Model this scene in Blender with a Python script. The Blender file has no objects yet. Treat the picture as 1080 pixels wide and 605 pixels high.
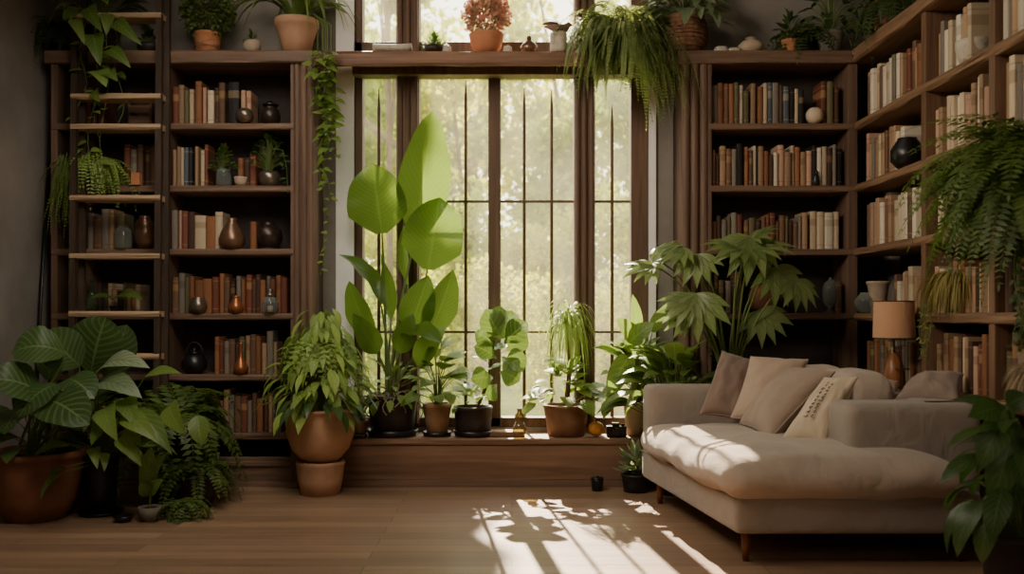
import bpy, math, random
from mathutils import Vector, Matrix, noise
PI = math.pi
scene = bpy.context.scene
COL = scene.collection
V = Vector
F = 986.0            # focal length in photo pixels (1080 wide frame)
EYE = 1.2            # eye height, horizon at row 331


def W(x, y, Y):
    """world point seen at photo pixel (x, y) standing at depth Y"""
    return V(((x - 540) * Y / F, Y, EYE - (y - 331) * Y / F))


# ------------------------------------------------------------------ materials
class NT:
    def __init__(s, name):
        s.m = bpy.data.materials.new(name)
        s.m.use_nodes = True
        s.t = s.m.node_tree
        s.t.nodes.clear()
        s.out = s.n('ShaderNodeOutputMaterial')

    def n(s, kind, **kw):
        nd = s.t.nodes.new(kind)
        for k, v in kw.items():
            if k.startswith('i_'):
                nd.inputs[k[2:].replace('_', ' ')].default_value = v
            else:
                setattr(nd, k, v)
        return nd

    def l(s, a, b):
        s.t.links.new(a, b)

    def ramp(s, fac, stops):
        r = s.n('ShaderNodeValToRGB')
        while len(r.color_ramp.elements) < len(stops):
            r.color_ramp.elements.new(0.5)
        for e, (p, c) in zip(r.color_ramp.elements, stops):
            e.position = p
            e.color = (*c, 1) if len(c) == 3 else c
        s.l(fac, r.inputs[0])
        return r.outputs[0]

    def math(s, op, a, b=None):
        m = s.n('ShaderNodeMath', operation=op)
        for i, x in enumerate((a, b)):
            if x is None:
                continue
            if isinstance(x, (int, float)):
                m.inputs[i].default_value = x
            else:
                s.l(x, m.inputs[i])
        return m.outputs[0]

    def mixc(s, fac, a, b, mode='MIX'):
        m = s.n('ShaderNodeMix', data_type='RGBA', blend_type=mode)
        for sock, x in ((m.inputs[0], fac), (m.inputs[6], a), (m.inputs[7], b)):
            if isinstance(x, (int, float)):
                sock.default_value = x
            elif isinstance(x, tuple):
                sock.default_value = (*x, 1) if len(x) == 3 else x
            else:
                s.l(x, sock)
        return m.outputs[2]

    def pr(s, color=None, rough=0.6, spec=0.4, metal=0.0):
        p = s.n('ShaderNodeBsdfPrincipled')
        p.inputs['Roughness'].default_value = rough
        p.inputs['Metallic'].default_value = metal
        p.inputs['Specular IOR Level'].default_value = spec
        if isinstance(color, tuple):
            p.inputs['Base Color'].default_value = (*color, 1)
        elif color is not None:
            s.l(color, p.inputs['Base Color'])
        return p

    def bump(s, p, h, strength=0.3, dist=0.01):
        b = s.n('ShaderNodeBump')
        b.inputs['Strength'].default_value = strength
        b.inputs['Distance'].default_value = dist
        s.l(h, b.inputs['Height'])
        s.l(b.outputs[0], p.inputs['Normal'])

    def done(s, shader):
        s.l(shader.outputs[0] if hasattr(shader, 'outputs') else shader, s.out.inputs[0])
        return s.m


def lin(r, g, b):
    f = lambda c: ((c / 255 + .055) / 1.055) ** 2.4 if c > 10 else c / 255 / 12.92
    return (f(r), f(g), f(b))


def wood(name, dark, light, axis=0, rough=0.55, grain=1.0, bump=0.35):
    t = NT(name)
    tc = t.n('ShaderNodeTexCoord')
    mp = t.n('ShaderNodeMapping')
    sc = [22 * grain] * 3
    sc[axis] = 1.1 * grain
    mp.inputs['Scale'].default_value = sc
    t.l(tc.outputs['Object'], mp.inputs[0])
    oi = t.n('ShaderNodeObjectInfo')
    t.l(oi.outputs['Location'], mp.inputs['Location'])
    n1 = t.n('ShaderNodeTexNoise', i_Scale=1.0, i_Detail=6.0, i_Roughness=0.62, i_Distortion=0.6)
    t.l(mp.outputs[0], n1.inputs['Vector'])
    n2 = t.n('ShaderNodeTexNoise', i_Scale=2.2, i_Detail=3.0)
    t.l(tc.outputs['Object'], n2.inputs['Vector'])
    c = t.ramp(n1.outputs[0], [(0.28, dark), (0.5, tuple((a + b) / 2 for a, b in zip(dark, light))), (0.72, light)])
    c2 = t.mixc(t.math('MULTIPLY', n2.outputs[0], .55), c, dark)
    p = t.pr(c2, rough, 0.35)
    t.bump(p, n1.outputs[0], bump, 0.006)
    return t.done(p)


def plain(name, c, rough=0.6, spec=0.4, metal=0.0, var=0.25, scale=9.0, bump=0.15):
    t = NT(name)
    tc = t.n('ShaderNodeTexCoord')
    n = t.n('ShaderNodeTexNoise', i_Scale=scale, i_Detail=5.0, i_Roughness=0.6)
    t.l(tc.outputs['Object'], n.inputs['Vector'])
    d = tuple(x * (1 - var) for x in c)
    l = tuple(min(1, x * (1 + var)) for x in c)
    p = t.pr(t.ramp(n.outputs[0], [(0.3, d), (0.7, l)]), rough, spec, metal)
    if bump:
        t.bump(p, n.outputs[0], bump, 0.01)
    return t.done(p)


def leafmat(name, c1, c2, trans=(0.25, 0.5, 0.03), tf=0.4, rough=0.42, vein=None, vfreq=9.0, stripe=0.0):
    t = NT(name)
    g = t.n('ShaderNodeNewGeometry')
    base = t.mixc(g.outputs['Random Per Island'], c1, c2)
    uv = t.n('ShaderNodeUVMap')
    sp = t.n('ShaderNodeSeparateXYZ')
    t.l(uv.outputs[0], sp.inputs[0])
    au = t.math('ABSOLUTE', t.math('SUBTRACT', sp.outputs[0], 0.5))
    if vein:
        mid = t.math('LESS_THAN', au, 0.022)
        ph = t.math('SINE', t.math('MULTIPLY', t.math('SUBTRACT', sp.outputs[1], t.math('MULTIPLY', au, 0.55)), vfreq * 2 * PI))
        v2 = t.math('MULTIPLY', t.math('GREATER_THAN', ph, 0.55), 0.35 + stripe)
        fac = t.math('MAXIMUM', t.math('MULTIPLY', mid, 0.85), v2)
        base = t.mixc(fac, base, vein)
    p = t.pr(base, rough, 0.45)
    tr = t.n('ShaderNodeBsdfTranslucent')
    t.l(t.mixc(0.55, base, trans), tr.inputs[0])
    mx = t.n('ShaderNodeMixShader')
    mx.inputs[0].default_value = tf
    t.l(p.outputs[0], mx.inputs[1])
    t.l(tr.outputs[0], mx.inputs[2])
    return t.done(mx)


def glassmat(name, c=(0.9, 0.95, 0.9), alpha=0.25, rough=0.05):
    t = NT(name)
    tr = t.n('ShaderNodeBsdfTransparent')
    tr.inputs[0].default_value = (*c, 1)
    p = t.pr(tuple(x * .35 for x in c), rough, 0.8)
    lw = t.n('ShaderNodeLayerWeight', i_Blend=0.35)
    f = t.math('ADD', t.math('MULTIPLY', lw.outputs['Facing'], 0.6), alpha)
    mx = t.n('ShaderNodeMixShader')
    t.l(f, mx.inputs[0])
    t.l(tr.outputs[0], mx.inputs[1])
    t.l(p.outputs[0], mx.inputs[2])
    return t.done(mx)


def haze_glass(name):  # translucent tint in the panes stands in for the bright outdoor haze
    t = NT(name)
    tc = t.n('ShaderNodeTexCoord')
    n = t.n('ShaderNodeTexNoise', i_Scale=2.5, i_Detail=4.0)
    t.l(tc.outputs['Object'], n.inputs['Vector'])
    tr = t.n('ShaderNodeBsdfTransparent')
    tl = t.n('ShaderNodeBsdfTranslucent')
    tl.inputs[0].default_value = (1.0, 0.92, 0.70, 1)
    gl = t.n('ShaderNodeBsdfGlossy')
    gl.inputs['Roughness'].default_value = 0.05
    a = t.n('ShaderNodeMixShader')
    a.inputs[0].default_value = 0.12
    t.l(tl.outputs[0], a.inputs[1])
    t.l(gl.outputs[0], a.inputs[2])
    b = t.n('ShaderNodeMixShader')
    t.l(t.math('MULTIPLY', n.outputs[0], HAZE), b.inputs[0])
    t.l(tr.outputs[0], b.inputs[1])
    t.l(a.outputs[0], b.inputs[2])
    return t.done(b)


HAZE = 0.085


def floormat(name):
    t = NT(name)
    tc = t.n('ShaderNodeTexCoord')
    br = t.n('ShaderNodeTexBrick', offset=0.37, offset_frequency=2)
    br.inputs['Scale'].default_value = 1.0
    br.inputs['Brick Width'].default_value = 1.9
    br.inputs['Row Height'].default_value = 0.135
    br.inputs['Mortar Size'].default_value = 0.0018
    br.inputs['Mortar Smooth'].default_value = 0.3
    br.inputs['Bias'].default_value = 0.0
    br.inputs['Color1'].default_value = (*lin(164, 134, 109), 1)
    br.inputs['Color2'].default_value = (*lin(138, 111, 90), 1)
    br.inputs['Mortar'].default_value = (*lin(46, 35, 28), 1)
    t.l(tc.outputs['Object'], br.inputs['Vector'])
    mp = t.n('ShaderNodeMapping')
    mp.inputs['Scale'].default_value = (0.9, 26, 1)
    t.l(tc.outputs['Object'], mp.inputs[0])
    n = t.n('ShaderNodeTexNoise', i_Scale=1.3, i_Detail=6.0, i_Roughness=0.62, i_Distortion=0.4)
    t.l(mp.outputs[0], n.inputs['Vector'])
    g = t.ramp(n.outputs[0], [(0.3, (0.62, 0.60, 0.58)), (0.62, (1.12, 1.08, 1.04))])
    c = t.mixc(0.85, br.outputs['Color'], g, 'MULTIPLY')
    p = t.pr(c, 0.4, 0.45)
    t.l(t.math('ADD', t.math('MULTIPLY', n.outputs[0], .3), .24), p.inputs['Roughness'])
    t.bump(p, t.math('SUBTRACT', n.outputs[0], t.math('MULTIPLY', br.outputs['Fac'], 2.0)), 0.25, 0.004)
    return t.done(p)


def clothmat(name, c, var=0.12, scale=420.0, rough=0.9, sheen=0.25):
    t = NT(name)
    tc = t.n('ShaderNodeTexCoord')
    n1 = t.n('ShaderNodeTexNoise', i_Scale=scale, i_Detail=2.0)
    n2 = t.n('ShaderNodeTexNoise', i_Scale=5.0, i_Detail=4.0)
    t.l(tc.outputs['Object'], n1.inputs['Vector'])
    t.l(tc.outputs['Object'], n2.inputs['Vector'])
    d = tuple(x * (1 - var) for x in c)
    l = tuple(min(1, x * (1 + var)) for x in c)
    col = t.ramp(t.math('ADD', t.math('MULTIPLY', n1.outputs[0], .5), t.math('MULTIPLY', n2.outputs[0], .5)), [(0.35, d), (0.65, l)])
    p = t.pr(col, rough, 0.2)
    p.inputs['Sheen Weight'].default_value = sheen
    mp = t.n('ShaderNodeMapping')
    mp.inputs['Scale'].default_value = (9, 4, 7)
    mp.inputs['Rotation'].default_value = (.3, .2, .5)
    t.l(tc.outputs['Object'], mp.inputs[0])
    n3 = t.n('ShaderNodeTexNoise', i_Scale=1.0, i_Detail=3.0, i_Distortion=1.2)
    t.l(mp.outputs[0], n3.inputs['Vector'])
    t.bump(p, t.math('ADD', t.math('MULTIPLY', n1.outputs[0], .05), n3.outputs[0]), 0.35, 0.03)
    return t.done(p)


def bookmat(name, c, c2):
    """cover: colour shifts a little per book, with darker or gilt bands and a title panel on the spine"""
    t = NT(name)
    tc = t.n('ShaderNodeTexCoord')
    oi = t.n('ShaderNodeObjectInfo')
    sp = t.n('ShaderNodeSeparateXYZ')
    t.l(tc.outputs['Generated'], sp.inputs[0])
    z = sp.outputs[2]
    r = oi.outputs['Random']
    n = t.n('ShaderNodeTexNoise', i_Scale=38.0, i_Detail=4.0)
    t.l(tc.outputs['Object'], n.inputs['Vector'])
    base = t.mixc(r, tuple(x * .72 for x in c), tuple(min(1, x * 1.25) for x in c))
    base = t.mixc(t.math('MULTIPLY', n.outputs[0], .45), base, tuple(x * .55 for x in c))
    def band(lo, hi):
        return t.math('MULTIPLY', t.math('GREATER_THAN', z, lo), t.math('LESS_THAN', z, hi))
    b = t.math('MAXIMUM', band(.10, .125), band(.875, .9))
    r7 = t.math('FRACT', t.math('MULTIPLY', r, 7.3))
    title = t.math('MULTIPLY', band(.62, .80), t.math('GREATER_THAN', r7, .68))
    b = t.math('MULTIPLY', b, t.math('GREATER_THAN', t.math('FRACT', t.math('MULTIPLY', r, 13.7)), .4))
    f = t.math('MULTIPLY', t.math('MAXIMUM', b, title), .42)
    p = t.pr(t.mixc(f, base, c2), .62, .3)
    t.bump(p, n.outputs[0], .12, .003)
    return t.done(p)


def wallmat(name, c, streak=0.25):
    t = NT(name)
    tc = t.n('ShaderNodeTexCoord')
    n = t.n('ShaderNodeTexNoise', i_Scale=1.6, i_Detail=7.0, i_Roughness=0.62)
    t.l(tc.outputs['Object'], n.inputs['Vector'])
    n2 = t.n('ShaderNodeTexNoise', i_Scale=60.0, i_Detail=3.0)
    t.l(tc.outputs['Object'], n2.inputs['Vector'])
    p = t.pr(t.ramp(n.outputs[0], [(0.3, tuple(x * (1 - streak) for x in c)), (0.7, tuple(x * (1 + streak) for x in c))]), .85, .2)
    t.bump(p, n2.outputs[0], .15, .004)
    return t.done(p)


M = {}
M['floor'] = floormat('floor_planks')
M['wall'] = wallmat('grey_plaster', lin(136, 129, 121))
M['ceil'] = wallmat('ceiling_plaster', lin(150, 146, 140), .08)
M['white'] = plain('white_paint', lin(246, 244, 240), .6, .3, var=.04)
M['wood_x'] = wood('shelf_wood_x', lin(88, 67, 54), lin(152, 122, 100), 0)
M['wood_y'] = wood('shelf_wood_y', lin(104, 78, 58), lin(176, 140, 110), 1)
M['wood_z'] = wood('shelf_wood_z', lin(84, 64, 52), lin(144, 116, 96), 2)
M['wood_zy'] = wood('side_shelf_wood_z', lin(86, 63, 47), lin(146, 112, 86), 2)
M['frame_z'] = wood('window_wood_z', lin(78, 60, 48), lin(132, 104, 84), 2, .6)
M['frame_x'] = wood('window_wood_x', lin(62, 44, 34), lin(112, 82, 62), 0, .6)
M['beam'] = wood('beam_wood', lin(96, 68, 52), lin(160, 122, 96), 0, .6)
M['bench'] = wood('bench_wood', lin(104, 76, 58), lin(160, 124, 96), 0, .55, .8)
M['ladder_z'] = wood('ladder_wood_z', lin(46, 36, 29), lin(84, 66, 52), 2)
M['ladder_x'] = wood('ladder_wood_x', lin(156, 128, 100), lin(206, 178, 146), 0)
M['leg'] = wood('leg_wood', lin(96, 54, 30), lin(150, 92, 56), 2, .4)
M['lampwood'] = wood('lamp_wood', lin(110, 66, 36), lin(160, 104, 62), 2, .35)
M['back'] = plain('dark_back_panel', lin(64, 56, 53), .8, .2, var=.3, scale=3)
M['iron'] = plain('dark_iron', lin(52, 42, 36), .55, .4, .3)
M['bar'] = plain('bar_brown', lin(104, 84, 66), .6, .3, 0, .2)  # brown lightened to paint in the window glow around the bars
M['black'] = plain('black_glaze', lin(26, 25, 26), .35, .5, var=.3)
M['terra'] = plain('terracotta', lin(188, 146, 116), .8, .25, var=.18, scale=6)
M['terra_d'] = plain('terracotta_dark', lin(128, 86, 62), .8, .25, var=.25, scale=6)
M['terra_o'] = plain('terracotta_orange', lin(182, 122, 88), .8, .25, var=.15, scale=8)
M['clay'] = plain('pale_clay', lin(176, 156, 134), .8, .25, var=.15, scale=12)
M['tan'] = plain('tan_pot', lin(160, 126, 92), .7, .3, var=.2, scale=10)
M['brownpot'] = plain('brown_pot', lin(126, 92, 66), .6, .35, var=.2, scale=9)
M['darkpot'] = plain('dark_brown_pot', lin(48, 40, 36), .5, .4, var=.3, scale=9)
M['greypot'] = plain('grey_concrete', lin(120, 112, 102), .85, .2, var=.2, scale=18)
M['soil'] = plain('soil', lin(50, 36, 26), .95, .1, var=.5, scale=60, bump=.9)
M['bronze'] = plain('bronze_vase', lin(122, 92, 72), .32, .5, .55, var=.3)
M['copper'] = plain('copper_vase', lin(168, 104, 66), .34, .5, .6, var=.25)
M['pewter'] = plain('pewter', lin(128, 116, 102), .3, .5, .75, var=.3)
M['darkmetal'] = plain('dark_metal_pot', lin(62, 50, 44), .35, .5, .5, var=.4, scale=26)
M['cream'] = plain('cream_ceramic', lin(208, 188, 160), .5, .4, var=.1)
M['stone'] = plain('pale_stone', lin(186, 176, 160), .8, .25, var=.2, scale=22)
M['orange'] = plain('orange_gourd', lin(206, 138, 58), .5, .4, var=.2)
M['rope'] = plain('twine', lin(150, 118, 88), .9, .1, var=.3, scale=50)
M['glass'] = glassmat('clear_glass')
M['glass_g'] = glassmat('green_glass', (.45, .6, .35), .35)
M['glass_a'] = glassmat('amber_glass', (.75, .62, .3), .35)
M['dusty'] = haze_glass('dusty_window_glass')
M['sofa'] = clothmat('sofa_fabric', lin(150, 138, 126))
M['sofa_l'] = clothmat('sofa_cushion_fabric', lin(170, 154, 138))
M['pil_taupe'] = clothmat('taupe_linen', lin(128, 108, 96))
M['pil_light'] = clothmat('beige_linen', lin(180, 158, 138))
M['pil_mid'] = clothmat('greige_linen', lin(158, 138, 122))
M['pil_cream'] = clothmat('cream_linen', lin(200, 182, 156))
M['pil_dark'] = clothmat('grey_brown_linen', lin(142, 124, 112))
M['ink'] = plain('dark_stitching', lin(74, 62, 54), .9, .1)
M['shade'] = clothmat('lamp_shade_cloth', lin(196, 150, 116), .05, 300)
M['wick'] = plain('basket_weave', lin(126, 92, 70), .85, .2, var=.45, scale=34, bump=.8)
M['trunk'] = plain('bark', lin(86, 72, 58), .9, .1, var=.3, scale=14)
M['stem'] = leafmat('plant_stem', lin(90, 112, 52), lin(116, 128, 70), tf=.15)
M['stem_b'] = plain('woody_stem', lin(96, 76, 56), .8, .2)
M['lf_banana'] = leafmat('banana_leaf', lin(58, 94, 32), lin(90, 124, 46), (.32, .44, .06), .42, .36, lin(98, 132, 56), 16)
M['lf_bright'] = leafmat('bright_leaf', lin(84, 112, 44), lin(130, 152, 72), (.36, .5, .08), .4, .45, lin(140, 170, 90), 7)
M['lf_fig'] = leafmat('fig_leaf', lin(66, 100, 40), lin(104, 136, 60), (.28, .4, .06), .22, .28, lin(140, 164, 90), 6)
M['lf_lobed'] = leafmat('lobed_leaf', lin(92, 114, 62), lin(136, 150, 96), (.38, .55, .12), .4, .35, lin(160, 172, 118), 6)
M['lf_lime'] = leafmat('lime_leaf', lin(112, 146, 52), lin(166, 190, 92), (.46, .58, .14), .4, .5, lin(190, 205, 130), 5)
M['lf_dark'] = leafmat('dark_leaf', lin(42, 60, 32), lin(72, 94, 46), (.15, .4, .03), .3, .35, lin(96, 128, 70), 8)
M['lf_cal'] = leafmat('calathea_leaf', lin(52, 74, 40), lin(80, 104, 54), (.2, .42, .04), .3, .38, lin(112, 140, 84), 9, .1)
M['lf_silver'] = leafmat('silver_leaf', lin(120, 136, 104), lin(158, 168, 136), (.35, .5, .12), .3, .4, lin(70, 100, 52), 9, .15)
M['lf_fern'] = leafmat('fern_leaf', lin(66, 88, 40), lin(108, 126, 60), (.3, .55, .05), .4, .5)
M['lf_boston'] = leafmat('boston_fern_leaf', lin(92, 108, 62), lin(134, 146, 92), (.5, .58, .14), .5, .5)
M['lf_fern_d'] = leafmat('dark_fern_leaf', lin(46, 62, 34), lin(78, 94, 50), (.2, .4, .05), .35, .5)
M['lf_white'] = leafmat('white_green_leaf', lin(140, 156, 96), lin(214, 214, 168), (.6, .75, .25), .4, .5)  # pale tone paints the backlit highlight on the upper fern fronds
M['lf_moss'] = leafmat('moss_strand', lin(136, 122, 62), lin(170, 156, 88), (.45, .42, .1), .3, .6)
M['lf_dry'] = leafmat('dry_plant', lin(150, 128, 100), lin(182, 160, 130), (.45, .36, .2), .3, .7)
M['lf_dusty'] = leafmat('dusty_pink_leaf', lin(176, 152, 124), lin(214, 180, 154), (.6, .42, .28), .4, .6)
M['petal'] = leafmat('pink_petal', lin(206, 132, 112), lin(232, 176, 150), (.8, .4, .3), .4, .6)
M['out_a'] = leafmat('tree_leaf_yellow', lin(120, 134, 30), lin(176, 176, 54), (.66, .62, .03), .65, .6)
M['out_b'] = leafmat('tree_leaf_green', lin(96, 118, 34), lin(150, 162, 58), (.50, .56, .04), .62, .6)
M['out_c'] = leafmat('tree_leaf_deep', lin(72, 98, 36), lin(116, 134, 54), (.34, .44, .05), .58, .6)
M['lawn'] = plain('lawn_green', lin(112, 128, 60), .9, .1, var=.35, scale=1.2)
M['page'] = plain('paper_edge', lin(196, 178, 148), .9, .1, var=.1, scale=80)
BOOKC = {
    'tan': ((164, 134, 104), (96, 62, 40)), 'brown': ((110, 82, 64), (176, 140, 90)),
    'dark brown': ((74, 52, 42), (150, 116, 74)), 'cream': ((204, 184, 154), (120, 92, 66)),
    'rust red': ((116, 68, 52), (186, 150, 100)), 'grey': ((130, 120, 108), (70, 60, 52)),
    'olive': ((104, 96, 68), (176, 156, 108)), 'black': ((42, 38, 36), (160, 140, 110)),
    'slate blue': ((92, 102, 112), (186, 176, 150)), 'pink beige': ((188, 150, 126), (112, 70, 52)),
    'orange brown': ((146, 98, 66), (84, 48, 30)), 'off white': ((216, 206, 186), (140, 120, 96)),
}
BM = {k: bookmat('book_' + k.replace(' ', '_'), lin(*a), lin(*b)) for k, (a, b) in BOOKC.items()}


# ------------------------------------------------------------------ mesh building
class MB:
    def __init__(s):
        s.v, s.f, s.uv, s.mi = [], [], [], []

    def face(s, idx, uv=None, mi=0):
        s.f.append(idx)
        s.uv.append(uv or [(0, 0)] * len(idx))
        s.mi.append(mi)

    def grid(s, rows, uvs=None, wrap=False, mi=0):
        b = len(s.v)
        nr, nc = len(rows), len(rows[0])
        for r in rows:
            s.v.extend(r)
        for i in range(nr - 1):
            for j in range(nc if wrap else nc - 1):
                k = (j + 1) % nc
                idx = (b + i * nc + j, b + i * nc + k, b + (i + 1) * nc + k, b + (i + 1) * nc + j)
                u = None
                if uvs:
                    u = [uvs[i][j], uvs[i][k], uvs[i + 1][k], uvs[i + 1][j]]
                s.face(idx, u, mi)
        return b

    def box(s, x0, x1, y0, y1, z0, z1, mi=0):
        b = len(s.v)
        s.v += [V(p) for p in ((x0, y0, z0), (x1, y0, z0), (x1, y1, z0), (x0, y1, z0), (x0, y0, z1), (x1, y0, z1), (x1, y1, z1), (x0, y1, z1))]
        for q in ((3, 2, 1, 0), (4, 5, 6, 7), (0, 1, 5, 4), (1, 2, 6, 5), (2, 3, 7, 6), (3, 0, 4, 7)):
            s.face(tuple(b + i for i in q), None, mi)

    def tube(s, pts, r, n=6, cap=True, mi=0):
        pts = [V(p) for p in pts]
        rr = r if isinstance(r, (list, tuple)) else [r] * len(pts)
        rows = []
        ref = None
        for i, p in enumerate(pts):
            d = (pts[min(i + 1, len(pts) - 1)] - pts[max(i - 1, 0)])
            if d.length < 1e-9:
                d = V((0, 0, 1))
            d.normalize()
            if ref is None:
                ref = V((1, 0, 0)) if abs(d.x) < .8 else V((0, 1, 0))
            a = (ref - d * ref.dot(d)).normalized()
            ref = a
            c = d.cross(a)
            rows.append([p + (a * math.cos(2 * PI * k / n) + c * math.sin(2 * PI * k / n)) * rr[i] for k in range(n)])
        b = s.grid(rows, None, True, mi)
        if cap:
            s.face(tuple(b + k for k in reversed(range(n))), None, mi)
            e = b + (len(rows) - 1) * n
            s.face(tuple(e + k for k in range(n)), None, mi)

    def lathe(s, prof, n=28, c=(0, 0, 0), mi=0, squash=1.0, wob=0.0):
        c = V(c)
        rows = []
        for r, z in prof:
            row = []
            for k in range(n):
                a = 2 * PI * k / n
                q = 1 + wob * noise.noise(V((math.cos(a) * 1.5, math.sin(a) * 1.5, z * 6)))
                row.append(c + V((r * q * math.cos(a), r * q * math.sin(a) * squash, z)))
            rows.append(row)
        b = s.grid(rows, None, True, mi)
        if prof[0][0] > 1e-4:
            s.face(tuple(b + k for k in reversed(range(n))), None, mi)
        if prof[-1][0] > 1e-4:
            e = b + (len(rows) - 1) * n
            s.face(tuple(e + k for k in range(n)), None, mi)

    def plank(s, a0, a1, b0, b1, z0, z1, axis=0, jit=.006, rnd=.012, seg=None, seed=0):
        """a board along X (axis 0) or Y (axis 1) with worn, slightly wavy rounded edges"""
        L = abs(a1 - a0)
        n = seg or max(4, int(L / .09))
        r = min(rnd, (z1 - z0) * .45)
        sec = [(b0, z0 + r), (b0, z1 - r), (b0 + r * .3, z1 - r * .3), (b0 + r, z1), (b1, z1), (b1, z0), (b0 + r, z0), (b0 + r * .3, z0 + r * .3)]
        rows = []
        for i in range(n + 1):
            a = a0 + (a1 - a0) * i / n
            row = []
            for k, (bb, zz) in enumerate(sec):
                j = jit * noise.noise(V((a * 3.1, k * 2.3 + seed, 7.7))) if k not in (4, 5) else 0
                jz = jit * .7 * noise.noise(V((a * 4.3, k * 1.9 + seed, 2.2))) if k not in (4, 5) else 0
                row.append(V((a, bb + j, zz + jz)) if axis == 0 else V((bb + j, a, zz + jz)))
            rows.append(row)
        if axis == 1:
            rows = [list(reversed(q)) for q in rows]
        m = len(sec)
        b = s.grid(rows, None, True)
        s.face(tuple(b + k for k in reversed(range(m))))
        e = b + n * m
        s.face(tuple(e + k for k in range(m)))

    def leaf(s, B, T, w, N, shape='ovate', bend=.08, fold=.1, nt=8, nu=2, ruf=0.0, twist=0.0):
        B, T, N = V(B), V(T), V(N)
        ax = T - B
        L = ax.length
        if L < 1e-6:
            return
        d = ax / L
        N = N - d * N.dot(d)
        if N.length < 1e-4:
            N = d.orthogonal()
        N.normalize()
        S = d.cross(N)
        rows, uvs = [], []
        ph = random.random() * 6
        for i in range(nt + 1):
            t = i / nt
            c = B + ax * t + N * (bend * L * 4 * t * (1 - t))
            wd = w * .5 * PROF[shape](t)
            row, uu = [], []
            for j in range(-nu, nu + 1):
                u = j / nu
                p = c + S * (u * wd) + N * (fold * wd * abs(u) + ruf * w * u * u * math.sin(t * 17 + ph + u))
                row.append(p)
                uu.append((.5 + u * .5, t))
            rows.append(row)
            uvs.append(uu)
        s.grid(rows, uvs)

    def dleaf(s, B, T, w, N):
        """a small two-triangle-pair leaf, folded on its midrib"""
        B, T, N = V(B), V(T), V(N)
        ax = T - B
        S = ax.cross(N)
        if S.length < 1e-7:
            return
        S = S.normalized() * (w * .5)
        m = B + ax * .45 + N * (w * .12)
        b = len(s.v)
        s.v += [B, m + S, T, m - S]
        s.face((b, b + 1, b + 2, b + 3), [(.5, 0), (.9, .4), (.5, 1), (.1, .4)])

    def build(s, name, mat, parent=None, smooth=True, bevel=0.0, loc=None):
        me = bpy.data.meshes.new(name)
        me.from_pydata([tuple(p) for p in s.v], [], s.f)
        mats = mat if isinstance(mat, (list, tuple)) else [mat]
        for m in mats:
            me.materials.append(m)
        if any(s.mi):
            me.polygons.foreach_set('material_index', s.mi)
        uvl = me.uv_layers.new(name='UVMap')
        flat = [c for u in s.uv for p in u for c in p]
        uvl.data.foreach_set('uv', flat)
        if smooth:
            me.polygons.foreach_set('use_smooth', [True] * len(me.polygons))
        me.update()
        o = bpy.data.objects.new(name, me)
        COL.objects.link(o)
        if parent is not None:
            o.parent = parent
        if loc is not None:
            o.location = loc
        if bevel:
            md = o.modifiers.new('edge', 'BEVEL')
            md.width = bevel
            md.segments = 2
            md.limit_method = 'ANGLE'
        return o


def _ov(t): return math.sin(PI * min(1, max(0, t)) ** .75) ** .75 if 0 < t < 1 else (.12 if t <= 0 else 0)
PROF = {
    'ovate': _ov,
    'lance': lambda t: math.sin(PI * t ** .8) ** 1.15 if 0 < t < 1 else 0.06 * (t <= 0),
    'strap': lambda t: (.45 + .55 * min(1, t * 5)) * (1 - max(0, t - .45) ** 1.4 * 2.25) if t < .999 else 0.02,
    'heart': lambda t: (max(0, 1 - t) ** .72) * (.55 + .45 * min(1, t * 7)) * 1.08,
    'obov': lambda t: math.sin(PI * t ** 1.5) ** .8 if 0 < t < 1 else .08 * (t <= 0),
    'round': lambda t: math.sin(PI * t) ** .55 if 0 < t < 1 else .15 * (t <= 0),
    'banana': lambda t: (min(1, (t * 2.6 + .25)) ** .7 * max(0, 1 - max(0, (t - .3) / .7) ** 1.9) ** .75),
    'paddle': lambda t: min(1, (t * 3.2 + .12)) ** .8 * max(0, 1 - max(0, (t - .35) / .65) ** 2.6) ** .8,
}


def tag(o, label=None, cat=None, group=None, kind=None):
    if label:
        o['label'] = label
    if cat:
        o['category'] = cat
    if group:
        o['group'] = group
    if kind:
        o['kind'] = kind
    return o


def thing(name, label, cat, loc=(0, 0, 0), group=None, rz=0):
    o = bpy.data.objects.new(name, None)
    o.empty_display_size = .1
    COL.objects.link(o)
    o.location = loc
    o.rotation_euler.z = rz
    return tag(o, label, cat, group)


def struct(name, mb, mat, **kw):
    return tag(mb.build(name, mat, smooth=False, **kw), kind='structure')


# ------------------------------------------------------------------ room shell
XL, XR, YB, YF, ZC = -3.32, 2.72, 6.85, -1.6, 4.1
b = MB(); b.box(XL - .2, XR + .2, YF - .2, YB + .2, -.12, 0); struct('floor', b, M['floor'])
b = MB(); b.box(XL - .2, XR + .2, YF - .2, YB + .2, ZC, ZC + .15); struct('ceiling', b, M['ceil'])
b = MB(); b.box(XL - .2, XL, YF, YB, 0, ZC); struct('wall_left', b, M['wall'])
b = MB(); b.box(XR, XR + .2, YF, YB, 0, ZC); struct('wall_right', b, M['wall'])
b = MB(); b.box(XL - .2, XR + .2, YF - .2, YF, 0, ZC); struct('wall_front', b, M['wall'])
WX0, WX1, WZ0, WZ1 = -1.155, 1.0, .37, 3.95
b = MB()
b.box(XL - .2, WX0, YB, YB + .2, 0, ZC)
b.box(WX1, XR + .2, YB, YB + .2, 0, ZC)
b.box(WX0, WX1, YB, YB + .2, 0, WZ0)
b.box(WX0, WX1, YB, YB + .2, WZ1, ZC)
struct('wall_back', b, M['wall'])
# painted casing boards at the window sides
b = MB(); b.box(-1.285, -1.155, YB - .03, YB, .34, ZC); struct('trim_1', b, M['white'])
b = MB(); b.box(1.0, 1.05, YB - .03, YB, .34, ZC); struct('trim_2', b, M['white'])
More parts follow.
